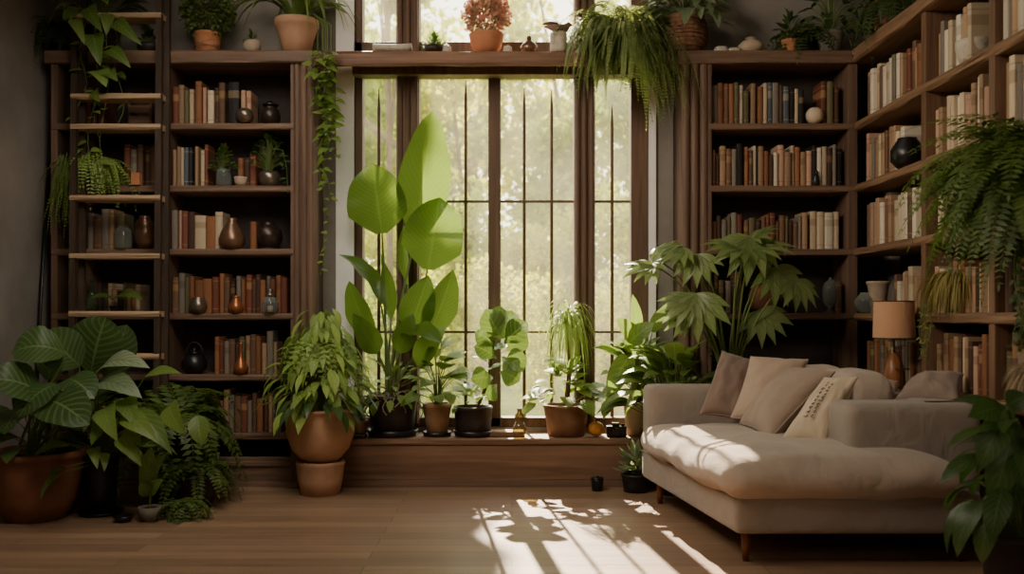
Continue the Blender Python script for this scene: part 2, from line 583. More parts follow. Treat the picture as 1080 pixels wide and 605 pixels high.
# baseboard on the left wall
b = MB(); b.box(XL, XL + .02, YF, YB, 0, .12); struct('baseboard_left', b, M['wood_y'])

# the tall window: frame, mullions, thin bars with pointed tops, panes
win = tag(thing('window_1', None, None), kind='structure')
y0, y1 = 6.87, 6.99


def zrow(r, Y=6.9): return EYE - (r - 331) * Y / F
def xpx(x, Y=6.9): return (x - 540) * Y / F


b = MB()
b.box(WX0, xpx(383), y0, y1, WZ0, WZ1)
b.box(xpx(665), WX1, y0, y1, WZ0, WZ1)
b.box(WX0, WX1, y0, y1, WZ0, WZ0 + .07)
b.box(WX0, WX1, y0, y1, WZ1 - .07, WZ1)
b.box(WX0, WX1, y0, y1, 2.97, 3.20)
b.box(WX0, WX1, y0, y1 - .01, 2.95, 2.98)
b.box(WX0, WX1, 6.755, y0 + .01, 2.93, 3.02)
b.build('window_frame', M['frame_z'], win, False, .006)
for xa, xb, za, zb, yy in ((419, 443, WZ0, WZ1, .03), (605, 627, WZ0, WZ1, .03), (515, 528, WZ0, 2.95, .0)):
    b = MB()
    b.box(xpx(xa), xpx(xb), y0 - yy, y1, za, zb)
    if yy:
        w_ = xpx(xb) - xpx(xa)
        for k in range(3):
            xx = xpx(xa) + w_ * (k + .5) / 3
            b.tube([(xx, y0 - yy, za + .03), (xx, y0 - yy, zb - .03)], w_ * .14, 8)
    b.build('mullion', M['frame_z'], win, False, .005)
for px, top in ((399, 93), (491, 84), (553, 92), (582, 93), (646, 110)):
    X = xpx(px)
    b = MB()
    zt = zrow(top)
    b.tube([(X, 6.93, WZ0 + .06), (X, 6.93, zt - .14), (X, 6.93, zt)], [.013, .012, .003], 8)
    b.build('glazing_bar', M['bar'], win)
for r, segs in ((212, ((383, 419), (443, 515), (528, 605), (627, 665))), (350, ((383, 419), (443, 515), (528, 605), (627, 665)))):
    for xa, xb in segs:
        b = MB(); b.box(xpx(xa), xpx(xb), 6.915, 6.945, zrow(r + 1.2), zrow(r - 1.2)); b.build('crossbar', M['bar'], win, False)
for xa, xb in ((383, 419), (443, 515), (528, 605), (627, 665)):
    b = MB(); b.box(xpx(xa) - .005, xpx(xb) + .005, 6.955, 6.959, WZ0 + .06, 2.95); b.build('pane', M['dusty'], win, False)
for xa, xb in ((383, 419), (443, 605), (627, 665)):
    b = MB(); b.box(xpx(xa) - .005, xpx(xb) + .005, 6.955, 6.959, 3.17, WZ1 - .05); b.build('pane', M['dusty'], win, False)

# heavy beam across the window, in line with the bookcase tops
b = MB(); b.plank(-1.39, 1.10, 6.5, 6.75, 2.925, 3.03, 0, .012, .02, seed=3)
for p in b.v:
    if p.y > 6.7 and p.z < 2.96:
        p.z = 2.992
struct('trim_3', b, M['beam'])

# ------------------------------------------------------------------ window bench
bench = thing('window_bench', 'long low timber bench along the foot of the tall window', 'bench', (0, 6.5, 0))
b = MB(); b.plank(-1.38, 1.16, -.012, .345, .29, .336, 0, .005, .012, seed=5); b.build('bench_top', M['bench'], bench, False)
b = MB(); b.plank(-1.36, 1.14, .0, .03, .045, .288, 0, .003, .006, seed=9); b.build('front_board', M['bench'], bench, False)
b = MB(); b.box(-1.36, 1.14, -.008, .02, .0, .045); b.build('plinth', M['wood_x'], bench, False, .004)
b = MB(); b.box(-1.36, 1.14, .03, .34, .0, .285); b.build('carcass', M['back'], bench, False)

# ------------------------------------------------------------------ bookcases
SH = [2.528, 2.095, 1.654, 1.206, .78, .372]
TH = .046


def pilaster(x0, x1, yf, z0, z1, n=3):
    m = MB()
    m.box(x0, x1, yf + .02, yf + .30, z0, z1)
    w = (x1 - x0) / n
    for k in range(n):
        rows = []
        for z in (z0, z1):
            rows.append([V((x0 + w * k + w * (.5 - .46 * math.cos(PI * q / 8)), yf + .022 - w * .4 * math.sin(PI * q / 8), z)) for q in range(9)])
        m.grid(rows)
    return m


def back_bookcase(name, label, x0, x1, pil, divs, seed, s0, s1):
    root = thing(name, label, 'bookcase', (0, 6.5, 0))
    b = MB(); b.box(x0, x1, .325, .345, 0, 2.95); b.build('back_panel', M['back'], root, False)
    b = MB(); b.plank(x0 - .03, x1 + (.02 if pil < 0 else 0), -.02, .345, 2.94, 3.03, 0, .008, .015, seed=seed); b.build('top_board', M['beam'] if False else M['wood_x'], root, False)
    for k, z in enumerate(SH):
        b = MB(); b.plank(s0, s1, 0, .325, z - TH, z, 0, .005, .012, seed=seed + k); b.build('shelf', M['wood_x'], root, False)
    for a, c in divs:
        b = MB(); b.box(a, c, .006, .325, 0, 2.94); b.build('upright', M['wood_z'], root, False, .004)
    b = MB(); b.box(x0, x1, .03, .06, 0, .2); b.box(x0, x1, .01, .06, .14, .17); b.box(x0, x1, .0, .06, 0, .03); b.build('plinth', M['wood_x'], root, False, .004)
    return root


X65 = lambda px: (px - 540) * 6.5 / F
lb = back_bookcase('bookcase', 'tall brown timber bookcase left of the window, behind the ladder', X65(53), X65(330), 1,
                   [(X65(53), X65(60)), (X65(80), X65(85)), (X65(167), X65(177)), (X65(306), X65(310))], 11, X65(54), X65(309))
m = pilaster(X65(309), X65(331), 0, 0, 2.94); m.build('pilaster', M['wood_z'], lb)
rb = back_bookcase('bookcase', 'brown timber bookcase on the back wall right of the window', X65(719), 2.68, -1,
                   [(X65(747), X65(751)), (X65(895), X65(905))], 31, X65(748), 2.6)
m = pilaster(X65(719), X65(748), 0, 0, 2.94); m.build('pilaster', M['wood_z'], rb)

XS = 2.37
Y_END = 3.75
sb = thing('bookcase', 'long bookcase on the right wall running towards the camera behind the sofa', 'bookcase', (XS, 0, 0))
b = MB(); b.box(.325, .345, Y_END, 6.49, 0, 2.95); b.build('back_panel', M['back'], sb, False)
b = MB(); b.plank(Y_END, 6.46, -.02, .345, 2.94, 3.03, 1, .012, .018, seed=4); b.build('top_board', M['wood_y'], sb, False)
for k, z in enumerate(SH):
    b = MB(); b.plank(Y_END, 6.47, -.005, .325, z - TH - .008, z, 1, .012, .02, seed=50 + k); b.build('shelf', M['wood_y'], sb, False)
for yy in (5.40, 4.63, 3.80):
    b = MB(); b.box(.004, .325, yy - .028, yy + .028, 0, 2.94); b.build('upright', M['wood_zy'], sb, False, .005)
b = MB(); b.box(.02, .05, Y_END, 6.46, 0, .3); b.build('plinth', M['wood_y'], sb, False)

# ------------------------------------------------------------------ books
ORD = 'first second third fourth fifth sixth seventh eighth ninth tenth eleventh twelfth thirteenth fourteenth fifteenth sixteenth seventeenth eighteenth nineteenth twentieth'.split()
ORD += ['twenty-' + o for o in ORD[:9]] + ['thirtieth'] + ['thirty-' + o for o in ORD[:9]] + ['fortieth']
SHN = ['top', 'second', 'third', 'fourth', 'fifth', 'sixth']
PAL = {
    'warm': ['tan', 'brown', 'cream', 'rust red', 'pink beige', 'dark brown', 'orange brown', 'tan', 'cream', 'olive'],
    'dim': ['brown', 'dark brown', 'tan', 'grey', 'rust red', 'olive', 'orange brown', 'brown'],
    'mix': ['tan', 'cream', 'brown', 'dark brown', 'slate blue', 'orange brown', 'off white', 'pink beige', 'grey', 'olive', 'black', 'tan', 'brown'],
    'pale': ['cream', 'tan', 'off white', 'pink beige', 'cream', 'grey', 'tan', 'off white', 'brown'],
}
ROWS = {}


def make_book(w, h, d, colour):
    m = MB()
    prof = [(-w / 2, d), (-w / 2, .005), (-w * .3, -.002), (0, -.004), (w * .3, -.002), (w / 2, .005), (w / 2, d)]
    n = len(prof)
    m.grid([[V((x, y, 0)) for x, y in prof], [V((x, y, h)) for x, y in prof]], None, False)
    m.face((0, n - 1, 2 * n - 1, n), None, 1)
    # page block, set down between the boards
    k = len(m.v)
    m.v += [V((x, y, h - .006)) for x, y in prof]
    m.face(tuple(k + i for i in range(n)), None, 1)
    m.face(tuple(reversed(range(n))), None, 0)
    return m


def book_row(place, shelf, where, lo, hi, pal='mix', h=.27, seed=0, tmin=.022, tmax=.044, lean_end=False, group=None, hv=.035, fixed=None):
    """books side by side between lo and hi: where='back' runs along X, 'side' along Y (lo is the far end)"""
    rnd = random.Random(seed * 97 + 13)
    z = SH[shelf] + .001
    side = where == 'side'
    pos = lo
    prev = None
    key = (place, shelf)
    k = 0
    while True:
        w = rnd.uniform(tmin, tmax)
        if abs(pos - lo) + w > abs(hi - lo):
            break
        hh = min(.385, h + rnd.uniform(-hv, hv) + (.03 if rnd.random() < .1 else 0))
        c = rnd.choice(PAL[pal])
        if c == prev:
            c = rnd.choice(PAL[pal])
        if fixed and k < len(fixed) and fixed[k]:
            c, w, hh = fixed[k]
        prev = c
        d = rnd.uniform(.15, .2)
        m = make_book(w, hh, d, c)
        i = ROWS.get(key, 0)
        ROWS[key] = i + 1
        o = m.build('book', [BM[c], M['page']], None, False)
        set_ = rnd.uniform(.03, .06)
        if side:
            o.location = (XS + set_, pos - w / 2, z)
            o.rotation_euler = (0, 0, -PI / 2)
        else:
            o.location = (pos + w / 2, 6.5 + set_, z)
        if lean_end and abs(hi - pos) < .13:
            a = .1
            off = hh * math.sin(a)
            if side:
                o.rotation_euler = (-a if False else 0, 0, -PI / 2)
        tag(o, f'{c} book, {ORD[i]} from the left, {SHN[shelf]} shelf, {place}', 'book', f'books on the {SHN[shelf]} shelf, {place}')
        gap = w + (.003 if rnd.random() < .85 else .014)
        pos += -gap if side else gap
        k += 1


PL = 'left bookcase right of the ladder'
PLL = 'left bookcase behind the ladder'
PB = 'back bookcase right of window'
PF, PM, PN = 'far bay of right wall bookcase', 'middle bay of right wall bookcase', 'near bay of right wall bookcase'
BK = lambda pl, s, a, c, **k: book_row(pl, s, 'back', X65(a), X65(c), **k)
YS = lambda px: XS * F / (px - 540)
SD = lambda pl, s, a, c, **k: book_row(pl, s, 'side', YS(a), YS(c), **k)
# left bookcase, right of the ladder
BK(PL, 0, 179, 239, pal='warm', h=.27, seed=1)
BK(PL, 0, 239, 264, pal='dim', h=.24, seed=2, fixed=[('black', .075, .29), ('pink beige', .03, .235), ('pink beige', .032, .235)])
BK(PL, 1, 179, 223, pal='warm', h=.26, seed=3, fixed=[None, None, ('cream', .022, .27), ('slate blue', .03, .27), ('black', .028, .268)])
BK(PL, 1, 249, 275, pal='dim', h=.2, seed=4, tmin=.03)
BK(PL, 2, 179, 238, pal='warm', h=.245, seed=5, fixed=[('grey', .04, .27), ('pink beige', .022, .27), ('rust red', .04, .265), ('dark brown', .045, .26), ('cream', .075, .235), ('orange brown', .06, .23), ('cream', .05, .26)])
BK(PL, 2, 262, 272, pal='dim', h=.2, seed=6)
BK(PL, 3, 179, 302, pal='dim', h=.24, seed=7, fixed=[None, ('grey', .04, .28), ('olive', .03, .25), None, ('orange brown', .06, .23), ('orange brown', .06, .24)])
BK(PL, 4, 224, 293, pal='dim', h=.25, seed=8)
BK(PL, 5, 222, 296, pal='dim', h=.25, seed=9)
# behind the ladder
BK(PLL, 0, 87, 108, pal='dim', h=.24, seed=10)
BK(PLL, 1, 128, 164, pal='dim', h=.27, seed=11)
BK(PLL, 2, 88, 128, pal='dim', h=.25, seed=12, tmin=.03, tmax=.06)
BK(PLL, 3, 106, 147, pal='warm', h=.18, seed=13)
# back bookcase
BK(PB, 0, 753, 850, pal='mix', h=.265, seed=20)
BK(PB, 0, 869, 892, pal='dim', h=.28, seed=21, tmin=.025)
BK(PB, 1, 752, 893, pal='mix', h=.255, seed=22)
BK(PB, 2, 752, 857, pal='dim', h=.22, seed=23)
BK(PB, 2, 857, 893, pal='pale', h=.26, seed=24, tmin=.035, tmax=.06, fixed=[('cream', .045, .265), ('cream', .05, .26), ('off white', .06, .255), ('cream', .04, .26)])
BK(PB, 3, 754, 790, pal='dim', h=.24, seed=25)
BK(PB, 3, 884, 894, pal='dim', h=.25, seed=26)
# right wall bookcase
SD(PF, 0, 906, 946, pal='pale', h=.30, seed=30, tmin=.032, tmax=.056)
SD(PF, 0, 950, 966, pal='warm', h=.28, seed=31, tmin=.04, tmax=.056)
SD(PM, 0, 981, 1016, pal='pale', h=.28, seed=32, tmin=.032, tmax=.05)
SD(PN, 0, 1051, 1079, pal='pale', h=.29, seed=33, tmin=.032, tmax=.05)
SD(PF, 1, 906, 943, pal='pale', h=.27, seed=34, tmin=.032, tmax=.056)
SD(PM, 1, 979, 1039, pal='pale', h=.28, seed=35, tmin=.03, tmax=.05)
SD(PN, 1, 1049, 1079, pal='pale', h=.30, seed=36, tmin=.032, tmax=.05)
SD(PF, 2, 907, 967, pal='pale', h=.28, seed=37, tmin=.032, tmax=.056)
SD(PM, 2, 980, 1012, pal='pale', h=.28, seed=38, tmin=.032, tmax=.05)
SD(PF, 3, 934, 968, pal='pale', h=.23, seed=39, tmin=.03, tmax=.05, fixed=[None, None, None, None, None, None, ('cream', .06, .28)])
SD(PM, 3, 979, 1040, pal='warm', h=.26, seed=40, tmin=.03, tmax=.05)
SD(PN, 3, 1050, 1075, pal='dim', h=.28, seed=41, tmin=.032, tmax=.05)
SD(PF, 4, 908, 967, pal='dim', h=.24, seed=42, tmin=.03, tmax=.05)
SD(PM, 4, 979, 1040, pal='warm', h=.28, seed=43, tmin=.03, tmax=.05)
SD(PN, 4, 1050, 1079, pal='dim', h=.27, seed=44, tmin=.032, tmax=.05)

# ------------------------------------------------------------------ vessels
def vessel(name, label, cat, loc, prof, mat, parts=(), n=28, wob=0.0, group=None):
    """prof closed at the base; a hollow mouth is made by the profile turning inwards"""
    m = MB(); m.lathe(prof, n, wob=wob)
    if not parts:
        o = m.build(name, mat, None, True, loc=loc)
        return tag(o, label, cat, group)
    r = thing(name, label, cat, loc, group)
    m.build('body', mat, r)
    for pn, pm, pmat in parts:
        pm.build(pn, pmat, r)
    return r


def LM(prof, n=24, c=(0, 0, 0)):
    m = MB(); m.lathe(prof, n, c); return m


def TM(pts, r, n=8):
    m = MB(); m.tube(pts, r, n); return m


def hollow(prof, t=.006, depth=.7):
    """outer profile plus an inner wall"""
    h = prof[-1][1]
    inner = [(max(.002, r - t), z) for r, z in reversed(prof) if z > h * (1 - depth)]
    return [(.0005, 0)] + list(prof) + inner + [(.0005, inner[-1][1])]


def ball(r, n=12, flat=.9):
    return [(max(.0005, r * math.sin(PI * (i + (.35 if i == 0 else 0)) / n)), r * flat * (1 - math.cos(PI * i / n))) for i in range(n + 1)]


def on_back(px, shelf, dy=.1):
    """a spot on a back-wall bookcase shelf under photo column px"""
    Y = 6.5 + dy
    return V(((px - 540) * Y / F, Y, (SH[shelf] if isinstance(shelf, int) else shelf) + .001))


def on_side(px, shelf, dx=.1):
    X = XS + dx
    return V((X, X * F / (px - 540), SH[shelf] + .001))


def scale(prof, s): return [(r * s, z * s) for r, z in prof]


SPH = ball(.068)
vessel('globe_ornament', 'dull silver globe ornament before the books, top shelf of left bookcase', 'ornament', on_back(260, 0, .07) - V((0, .06, 0)) + V((0, .02, 0)), ball(.062), M['pewter'])
vessel('gourd_vase', 'dark ribbed gourd-shaped pot at the right end of left top shelf', 'vase', on_back(285, 0, .12), hollow([(.04, 0), (.068, .035), (.072, .075), (.06, .115), (.04, .13), (.045, .14)]), M['darkmetal'],
       (('lid', LM([(.0005, .14), (.05, .14), (.06, .15), (.03, .165), (.012, .175), (.0005, .18)]), M['black']),))
vessel('clay_cup', 'small pale clay cup between two potted plants on the left bookcase', 'cup', on_back(254, 1, .045), hollow([(.034, 0), (.042, .02), (.046, .05), (.047, .062)]), M['clay'])
vessel('pear_vase', 'brown pear-shaped bronze vase on third shelf of left bookcase', 'vase', on_back(247, 2, .1) - V((0, .055, 0)), hollow([(.06, 0), (.088, .03), (.092, .07), (.074, .12), (.05, .165), (.034, .195), (.04, .215)]), M['bronze'])
vessel('globe_vase', 'round glossy dark brown globe vase beside the pear-shaped vase', 'vase', on_back(283, 2, .12), hollow([(.05, 0), (.085, .035), (.102, .085), (.094, .135), (.062, .17), (.045, .18), (.05, .19)]), M['darkmetal'],
       (('stand', LM([(.0005, 0), (.06, 0), (.062, .02), (.05, .025)]), M['pewter']),))
vessel('mercury_jar', 'round silvery glass jar before orange books on the left bookcase', 'jar', on_back(209, 3, .02), hollow([(.04, 0), (.06, .03), (.062, .06), (.05, .09), (.042, .1), (.046, .108)]), M['pewter'])
vessel('copper_vase', 'small squat copper vase on the fourth shelf of left bookcase', 'vase', on_back(249, 3, .02), hollow([(.035, 0), (.055, .03), (.05, .06), (.03, .085), (.022, .11), (.026, .12)]), M['copper'])
vessel('glass_lantern', 'small glass lantern jar with metal lid on fourth left shelf', 'lantern', on_back(285, 3, .02), hollow([(.05, 0), (.056, .02), (.056, .07), (.04, .1), (.03, .115)]), M['glass'],
       (('lid', LM([(.0005, .115), (.034, .115), (.036, .13), (.02, .138), (.014, .15), (.022, .165), (.0005, .17)]), M['pewter']), ('candle', LM([(.0005, .008), (.02, .008), (.02, .05), (.0005, .055)]), M['cream'])))
vessel('bud_vase', 'copper bottle-shaped bud vase with long thin neck, fifth left shelf', 'vase', on_back(254, 4, .02), hollow([(.03, 0), (.05, .025), (.052, .05), (.03, .09), (.012, .12), (.011, .21), (.014, .22)], .004), M['copper'])
vessel('teapot', 'dim black kettle on the fifth shelf behind the dark fern', 'kettle', on_back(205, 4, .1), hollow([(.05, 0), (.085, .03), (.09, .08), (.06, .13), (.04, .14)]), M['black'],
       (('lid', LM([(.0005, .14), (.045, .14), (.03, .155), (.01, .16), (.014, .175), (.0005, .18)]), M['black']),
        ('handle', TM([V((.06 * math.cos(a), 0, .13 + .09 * math.sin(a))) for a in [PI * k / 10 for k in range(11)]], .006), M['iron'])))
# behind the ladder
vessel('glass_jar', 'dark smoky glass jar behind the ladder, third shelf', 'jar', on_back(130, 2, .03), hollow([(.05, 0), (.058, .02), (.055, .13), (.04, .15), (.042, .16)]), M['glass'])
vessel('jug', 'brown rounded jug at the ladder right rail, third shelf', 'jug', on_back(153, 2, .09), hollow([(.04, 0), (.07, .05), (.08, .12), (.06, .19), (.035, .22), (.04, .235)]), M['bronze'])
vessel('bottle', 'slim green glass bottle behind the ladder, fourth shelf', 'bottle', on_back(97, 3, .06), hollow([(.035, 0), (.04, .03), (.036, .1), (.02, .16), (.011, .19), (.011, .225), (.014, .23)], .003), M['glass_g'])
cr = thing('wooden_crate', 'small slatted wooden crate behind the ladder on the top shelf', 'crate', on_back(152, 0, .14))
for k in range(3):
    b = MB(); b.box(-.075, .075, -.09, -.08, k * .075 + .005, k * .075 + .06); b.build('slat', M['wood_x'], cr, False, .002)
for sx in (-1, 1):
    b = MB(); b.box(sx * .075 - .008, sx * .075 + .008, -.08, .08, 0, .225); b.build('side_panel', M['wood_z'], cr, False, .002)
b = MB(); b.box(-.067, .067, -.08, .08, .0, .01); b.build('bottom_board', M['wood_x'], cr, False)
o = MB(); o.box(-.03, .03, -.03, .03, 0, .085); tag(o.build('card_box', M['terra_o'], None, False, .003, loc=on_back(146, 1, .045) - V((0, .03, 0))), 'small orange box before dark books behind the ladder', 'box')
# back bookcase, right
vessel('sphere_ornament', 'smooth cream ball ornament on top shelf, right of the window', 'ornament', on_back(859, 0, .06), ball(.062, flat=.98), M['cream'])
fg = thing('figurine', 'small black seated figurine before the books, second back shelf', 'figurine', on_back(862, 1, -.0) + V((0, .012, 0)))
fg.scale = (.6, .35, 1)
b = MB(); b.lathe([(.0005, 0), (.035, 0), (.036, .03), (.026, .06), (.02, .075), (.0005, .08)], 14); b.build('body', M['black'], fg)
b = MB(); b.lathe([(r, z + .073) for r, z in ball(.018)], 12); b.build('head', M['black'], fg)
vessel('bell_jar', 'glass bell jar on a pewter foot, fourth back shelf', 'bell jar', on_back(876, 3, .09), hollow([(.03, .05), (.052, .08), (.056, .16), (.045, .21), (.015, .235)], .003, .9), M['glass'],
       (('foot', LM([(.0005, 0), (.045, 0), (.045, .01), (.015, .02), (.012, .04), (.04, .05), (.0005, .052)]), M['pewter']), ('knob', LM([(r, z + .232) for r, z in ball(.012)]), M['pewter'])))
vessel('brown_bowl_vase', 'wide brown clay pot half hidden behind the tall lobed plant', 'vase', on_back(805, 3, .12), hollow([(.06, 0), (.1, .05), (.11, .12), (.08, .18), (.07, .2)]), M['terra_d'])
# right wall bookcase
vessel('white_planter', 'pale rounded empty planter on top shelf of right wall bookcase', 'planter', on_side(1027, 0, .1), hollow([(.05, 0), (.075, .03), (.09, .09), (.092, .13)]), M['stone'])
vessel('clay_pot', 'small buff clay pot among books, far bay under fourth shelf', 'pot', on_side(928, 3, .12) + V((0, .03, 0)), hollow([(.05, 0), (.055, .1), (.07, .19), (.078, .2), (.078, .215)]), M['clay'])
vessel('glass_vase', 'low round glass vase at the far corner beside the clay pot', 'vase', on_side(915, 3, .07), hollow([(.05, 0), (.085, .04), (.085, .09), (.05, .13), (.05, .14)], .003), M['glass'])
vessel('dark_vase', 'round dark pot at right end of far bay, second shelf', 'vase', on_side(957, 1, .1), hollow([(.05, 0), (.1, .06), (.1, .13), (.06, .19), (.06, .2)]), M['black'])
# on the window beam
BZ = 3.031
def on_beam(px, dy=.17):
    Y = 6.5 + dy
    return V(((px - 540) * Y / F, Y, BZ))
o = MB()
rows = []
for t in range(9):
    u = -1 + t / 4
    rows.append([V((u * .135, .05 * math.cos(a), .004 + .03 * (1 + math.sin(a)) + .006 * (u * u))) for a in [2 * PI * k / 12 for k in range(12)]])
o.grid(rows, None, True); o.face(tuple(reversed(range(12)))); o.face(tuple(96 + k for k in range(12)))
tag(o.build('stone_tray', M['stone'], None, True, loc=on_beam(414, .08)), 'long pale stone tray on the beam at the left window', 'tray')
vessel('ornate_bottle', 'small round brown bottle with stopper on the window beam', 'bottle', on_beam(558, .09), hollow([(.035, 0), (.06, .025), (.062, .05), (.04, .08), (.016, .095), (.018, .108)]), M['bronze'],
       (('stopper', LM([(.0005, .105), (.014, .105), (.018, .118), (.006, .13), (.0005, .132)]), M['bronze']),))
bd = thing('bird_planter', 'pale stone cup with a carved wooden bird perched on the window beam', 'ornament', on_beam(589, .06))
b = MB(); b.lathe(hollow([(.055, 0), (.06, .02), (.06, .13), (.055, .14)]), 24); b.build('cup', M['stone'], bd)
b = MB(); b.tube([(-.1, 0, .185), (-.06, 0, .18), (0, 0, .165), (.05, 0, .175), (.075, 0, .2), (.1, 0, .195)], [.004, .018, .035, .03, .02, .004], 12); b.build('bird', M['wood_x'], bd)
for s_ in (-1, 1):
    b = MB(); b.leaf((.03, s_ * .02, .19), (-.12, s_ * .05, .215), .06, (0, s_ * .3, 1), 'ovate'); b.build('wing', M['wood_x'], bd)
b = MB(); b.tube([(0, 0, .1), (0, 0, .165)], .008, 6); b.build('perch', M['iron'], bd)
# on top of the back bookcase, right
vessel('lidded_pot', 'pale squat pot with dark neck on top of back bookcase', 'pot', on_back(792, 3.03, .1), hollow([(.05, 0), (.085, .03), (.09, .06), (.06, .09), (.035, .1), (.04, .115)]), M['clay'])
for k, px in enumerate((761, 774)):
    o = MB(); o.lathe([(.0005, 0), (.05, 0), (.055, .02), (.045, .045 - .01 * k), (.0005, .05 - .01 * k)], 14, wob=.2)
    tag(o.build('stone', M['stone'], None, True, loc=on_back(px, 3.03, .09)), ('rounded grey stone on the bookcase top right of the wicker pot', 'smaller grey stone touching the squat pale pot on the bookcase top')[k], 'stone')

# ------------------------------------------------------------------ plant helpers
def rz(v, a): return Matrix.Rotation(a, 3, 'Z') @ V(v)


def pot(rb, rt, h, rim=.008, rimh=.03, t=.014):
    return [(.0005, 0), (rb, 0), (rb + (rt - rb) * .5, h * .5), (rt, h - rimh), (rt + rim, h - rimh * .9), (rt + rim, h), (rt - t, h), (rt - t, h * .86), (.0005, h * .86)]


def plant(name, label, loc, prof, potmat, cat='plant', group=None, saucer=None, soil=True, squash=1):
    r = thing(name, label, cat, loc, group)
    m = MB(); m.lathe(prof, 32, squash=squash); po = m.build('pot', potmat, r)
    if soil:
        rt = max(q[0] for q in prof) - .018
        h = max(q[1] for q in prof)
        m = MB(); m.lathe([(rt * .97, h * .87), (rt * .6, h * .9), (.0005, h * .92)], 20, wob=.05); m.build('soil', M['soil'], po)
    if saucer:
        sr, sh, sm = saucer
        m = MB(); m.lathe([(.0005, -.0), (sr * .9, 0), (sr, sh), (sr - .01, sh), (sr * .85, .008), (.0005, .008)], 28); m.build('saucer', sm, r)
    return r


def rosette(lm, sm, c, n, hgt, rad, L, w, shape='ovate', tilt=(-.7, .4), az=(0, 2 * PI), rs=.004, fold=.12, bend=.1, nt=6, rnd=random):
    c = V(c)
    for i in range(n):
        a = rnd.uniform(*az)
        q = rnd.random()
        r = rad[0] + (rad[1] - rad[0]) * q
        h = hgt[1] - (hgt[1] - hgt[0]) * q + rnd.uniform(-.06, .06) * (hgt[1] - hgt[0])
        d = V((math.cos(a), math.sin(a), 0))
        P = c + d * r + V((0, 0, h))
        e = tilt[1] + (tilt[0] - tilt[1]) * q + rnd.uniform(-.25, .25)
        l = rnd.uniform(*L)
        dr = d * math.cos(e) + V((0, 0, math.sin(e)))
        dr = rz(dr, rnd.uniform(-.35, .35))
        N = V((0, 0, 1)) * math.cos(e) - d * math.sin(e) + V((rnd.uniform(-.3, .3), rnd.uniform(-.5, .1), 0))
        lm.leaf(P, P + dr * l, l * w, N, shape, bend, fold, nt)
        if sm is not None:
            mid = c + d * (r * .35) + V((0, 0, h * .65))
            sm.tube([c + d * .01, mid, P], [rs * 1.3, rs, rs * .7], 5, False)


def frond(lm, sm, P, d, L, droop, ll, lw=.35, n=16, rs=.0025, taper=.75, jit=.0, rnd=random):
    P, d = V(P), V(d).normalized()
    step = L / n
    pts = [P.copy()]
    side = d.cross(V((0, 0, 1)))
    side = side.normalized() if side.length > .05 else V((1, 0, 0))
    p = P.copy()
    for i in range(n):
        p = p + d * step
        d = (d + V((0, 0, -droop * step / L * 1.6)) + V((rnd.uniform(-jit, jit), rnd.uniform(-jit, jit), 0))).normalized()
        pts.append(p.copy())
        t = (i + 1) / n
        l = ll * (math.sin(PI * min(1, .12 + t * .88)) ** .6 if t < 1 else .3) * (1.05 - t * (1 - taper) * .6)
        up = side.cross(d).normalized()
        for sg in (-1, 1):
            dd = (side * sg + d * .45 + up * rnd.uniform(-.25, .1)).normalized()
            lm.dleaf(p, p + dd * l, l * lw, up)
    lm.dleaf(p, p + d * ll * .5, ll * lw * .5, side.cross(d).normalized())
    if sm is not None:
        sm.tube(pts, [rs * (1 - .7 * i / n) for i in range(n + 1)], 4, False)


def vine(lm, sm, pts, l, w=.75, gap=.04, rs=.0025, shape='heart', rnd=random, spread=.9):
    pts = [V(p) for p in pts]
    sm.tube(pts, rs, 4, False)
    acc = 0
    for a, c in zip(pts, pts[1:]):
        seg = (c - a).length
        k = max(1, int(seg / gap))
        for i in range(k):
            p = a.lerp(c, (i + rnd.random()) / k)
            an = rnd.uniform(0, 2 * PI)
            d = V((math.cos(an) * spread, math.sin(an) * spread - .25, rnd.uniform(-.9, .1))).normalized()
            ll = l * rnd.uniform(.6, 1.15)
            lm.leaf(p + d * ll * .15, p + d * ll * 1.15, ll * w, V((d.x * .5, -.8, .7)), shape, .08, .15, 4, 1)


def hang(P, L, wob=.05, n=8, out=(0, 0), rnd=random):
    """points of a trailing stem from P falling L with a sideways drift"""
    P = V(P)
    ph = rnd.uniform(0, 6)
    return [P + V((out[0] * (1 - (1 - i / n) ** 2) + wob * math.sin(ph + i * .9) * (i / n), out[1] * (1 - (1 - i / n) ** 2) + wob * .5 * math.cos(ph + i * .7) * (i / n), -L * (i / n) ** 1.25)) for i in range(n + 1)]


def bezier(a, c, d, e, n=8):
    a, c, d, e = V(a), V(c), V(d), V(e)
    return [a * (1 - t) ** 3 + c * 3 * t * (1 - t) ** 2 + d * 3 * t * t * (1 - t) + e * t ** 3 for t in [i / n for i in range(n + 1)]]


def fin(r, lm, mat, sm=None, smat=None, name='foliage', sname='stem'):
    if sm is not None and sm.v:
        sm.build(sname, smat or M['stem'], r)
    lm.build(name, mat, r)


def pleaf(r, lm, sm, c, Bp, Tp, w, Yb, Yt, N=(0, -1, .3), shape='ovate', bend=.1, fold=.12, ruf=0, nt=10, rs=.006, nu=3, straight=.5):
    """one large leaf measured from its base and tip columns/rows at real depths, plus its stalk from the soil at c"""
    B = W(*Bp, Yb) - r.location
    T = W(*Tp, Yt) - r.location
    lm.leaf(B, T, w, N, shape, bend, fold, nt, nu, ruf)
    if sm is not None:
        c = V(c)
        d = (B - c)
        h = d.length
        m1 = c + V((d.x * .15, d.y * .15, d.z * straight))
        m2 = B - (V((d.x, d.y, d.z * 1.4)).normalized() if False else (T - B).normalized() * .25 + V((0, 0, .6))) * (h * .18)
        sm.tube(bezier(c, m1, m2, B, 8), [rs * 1.25, rs * 1.2, rs * 1.1, rs, rs * .95, rs * .9, rs * .85, rs * .75, rs * .6], 7, False)


random.seed(7)
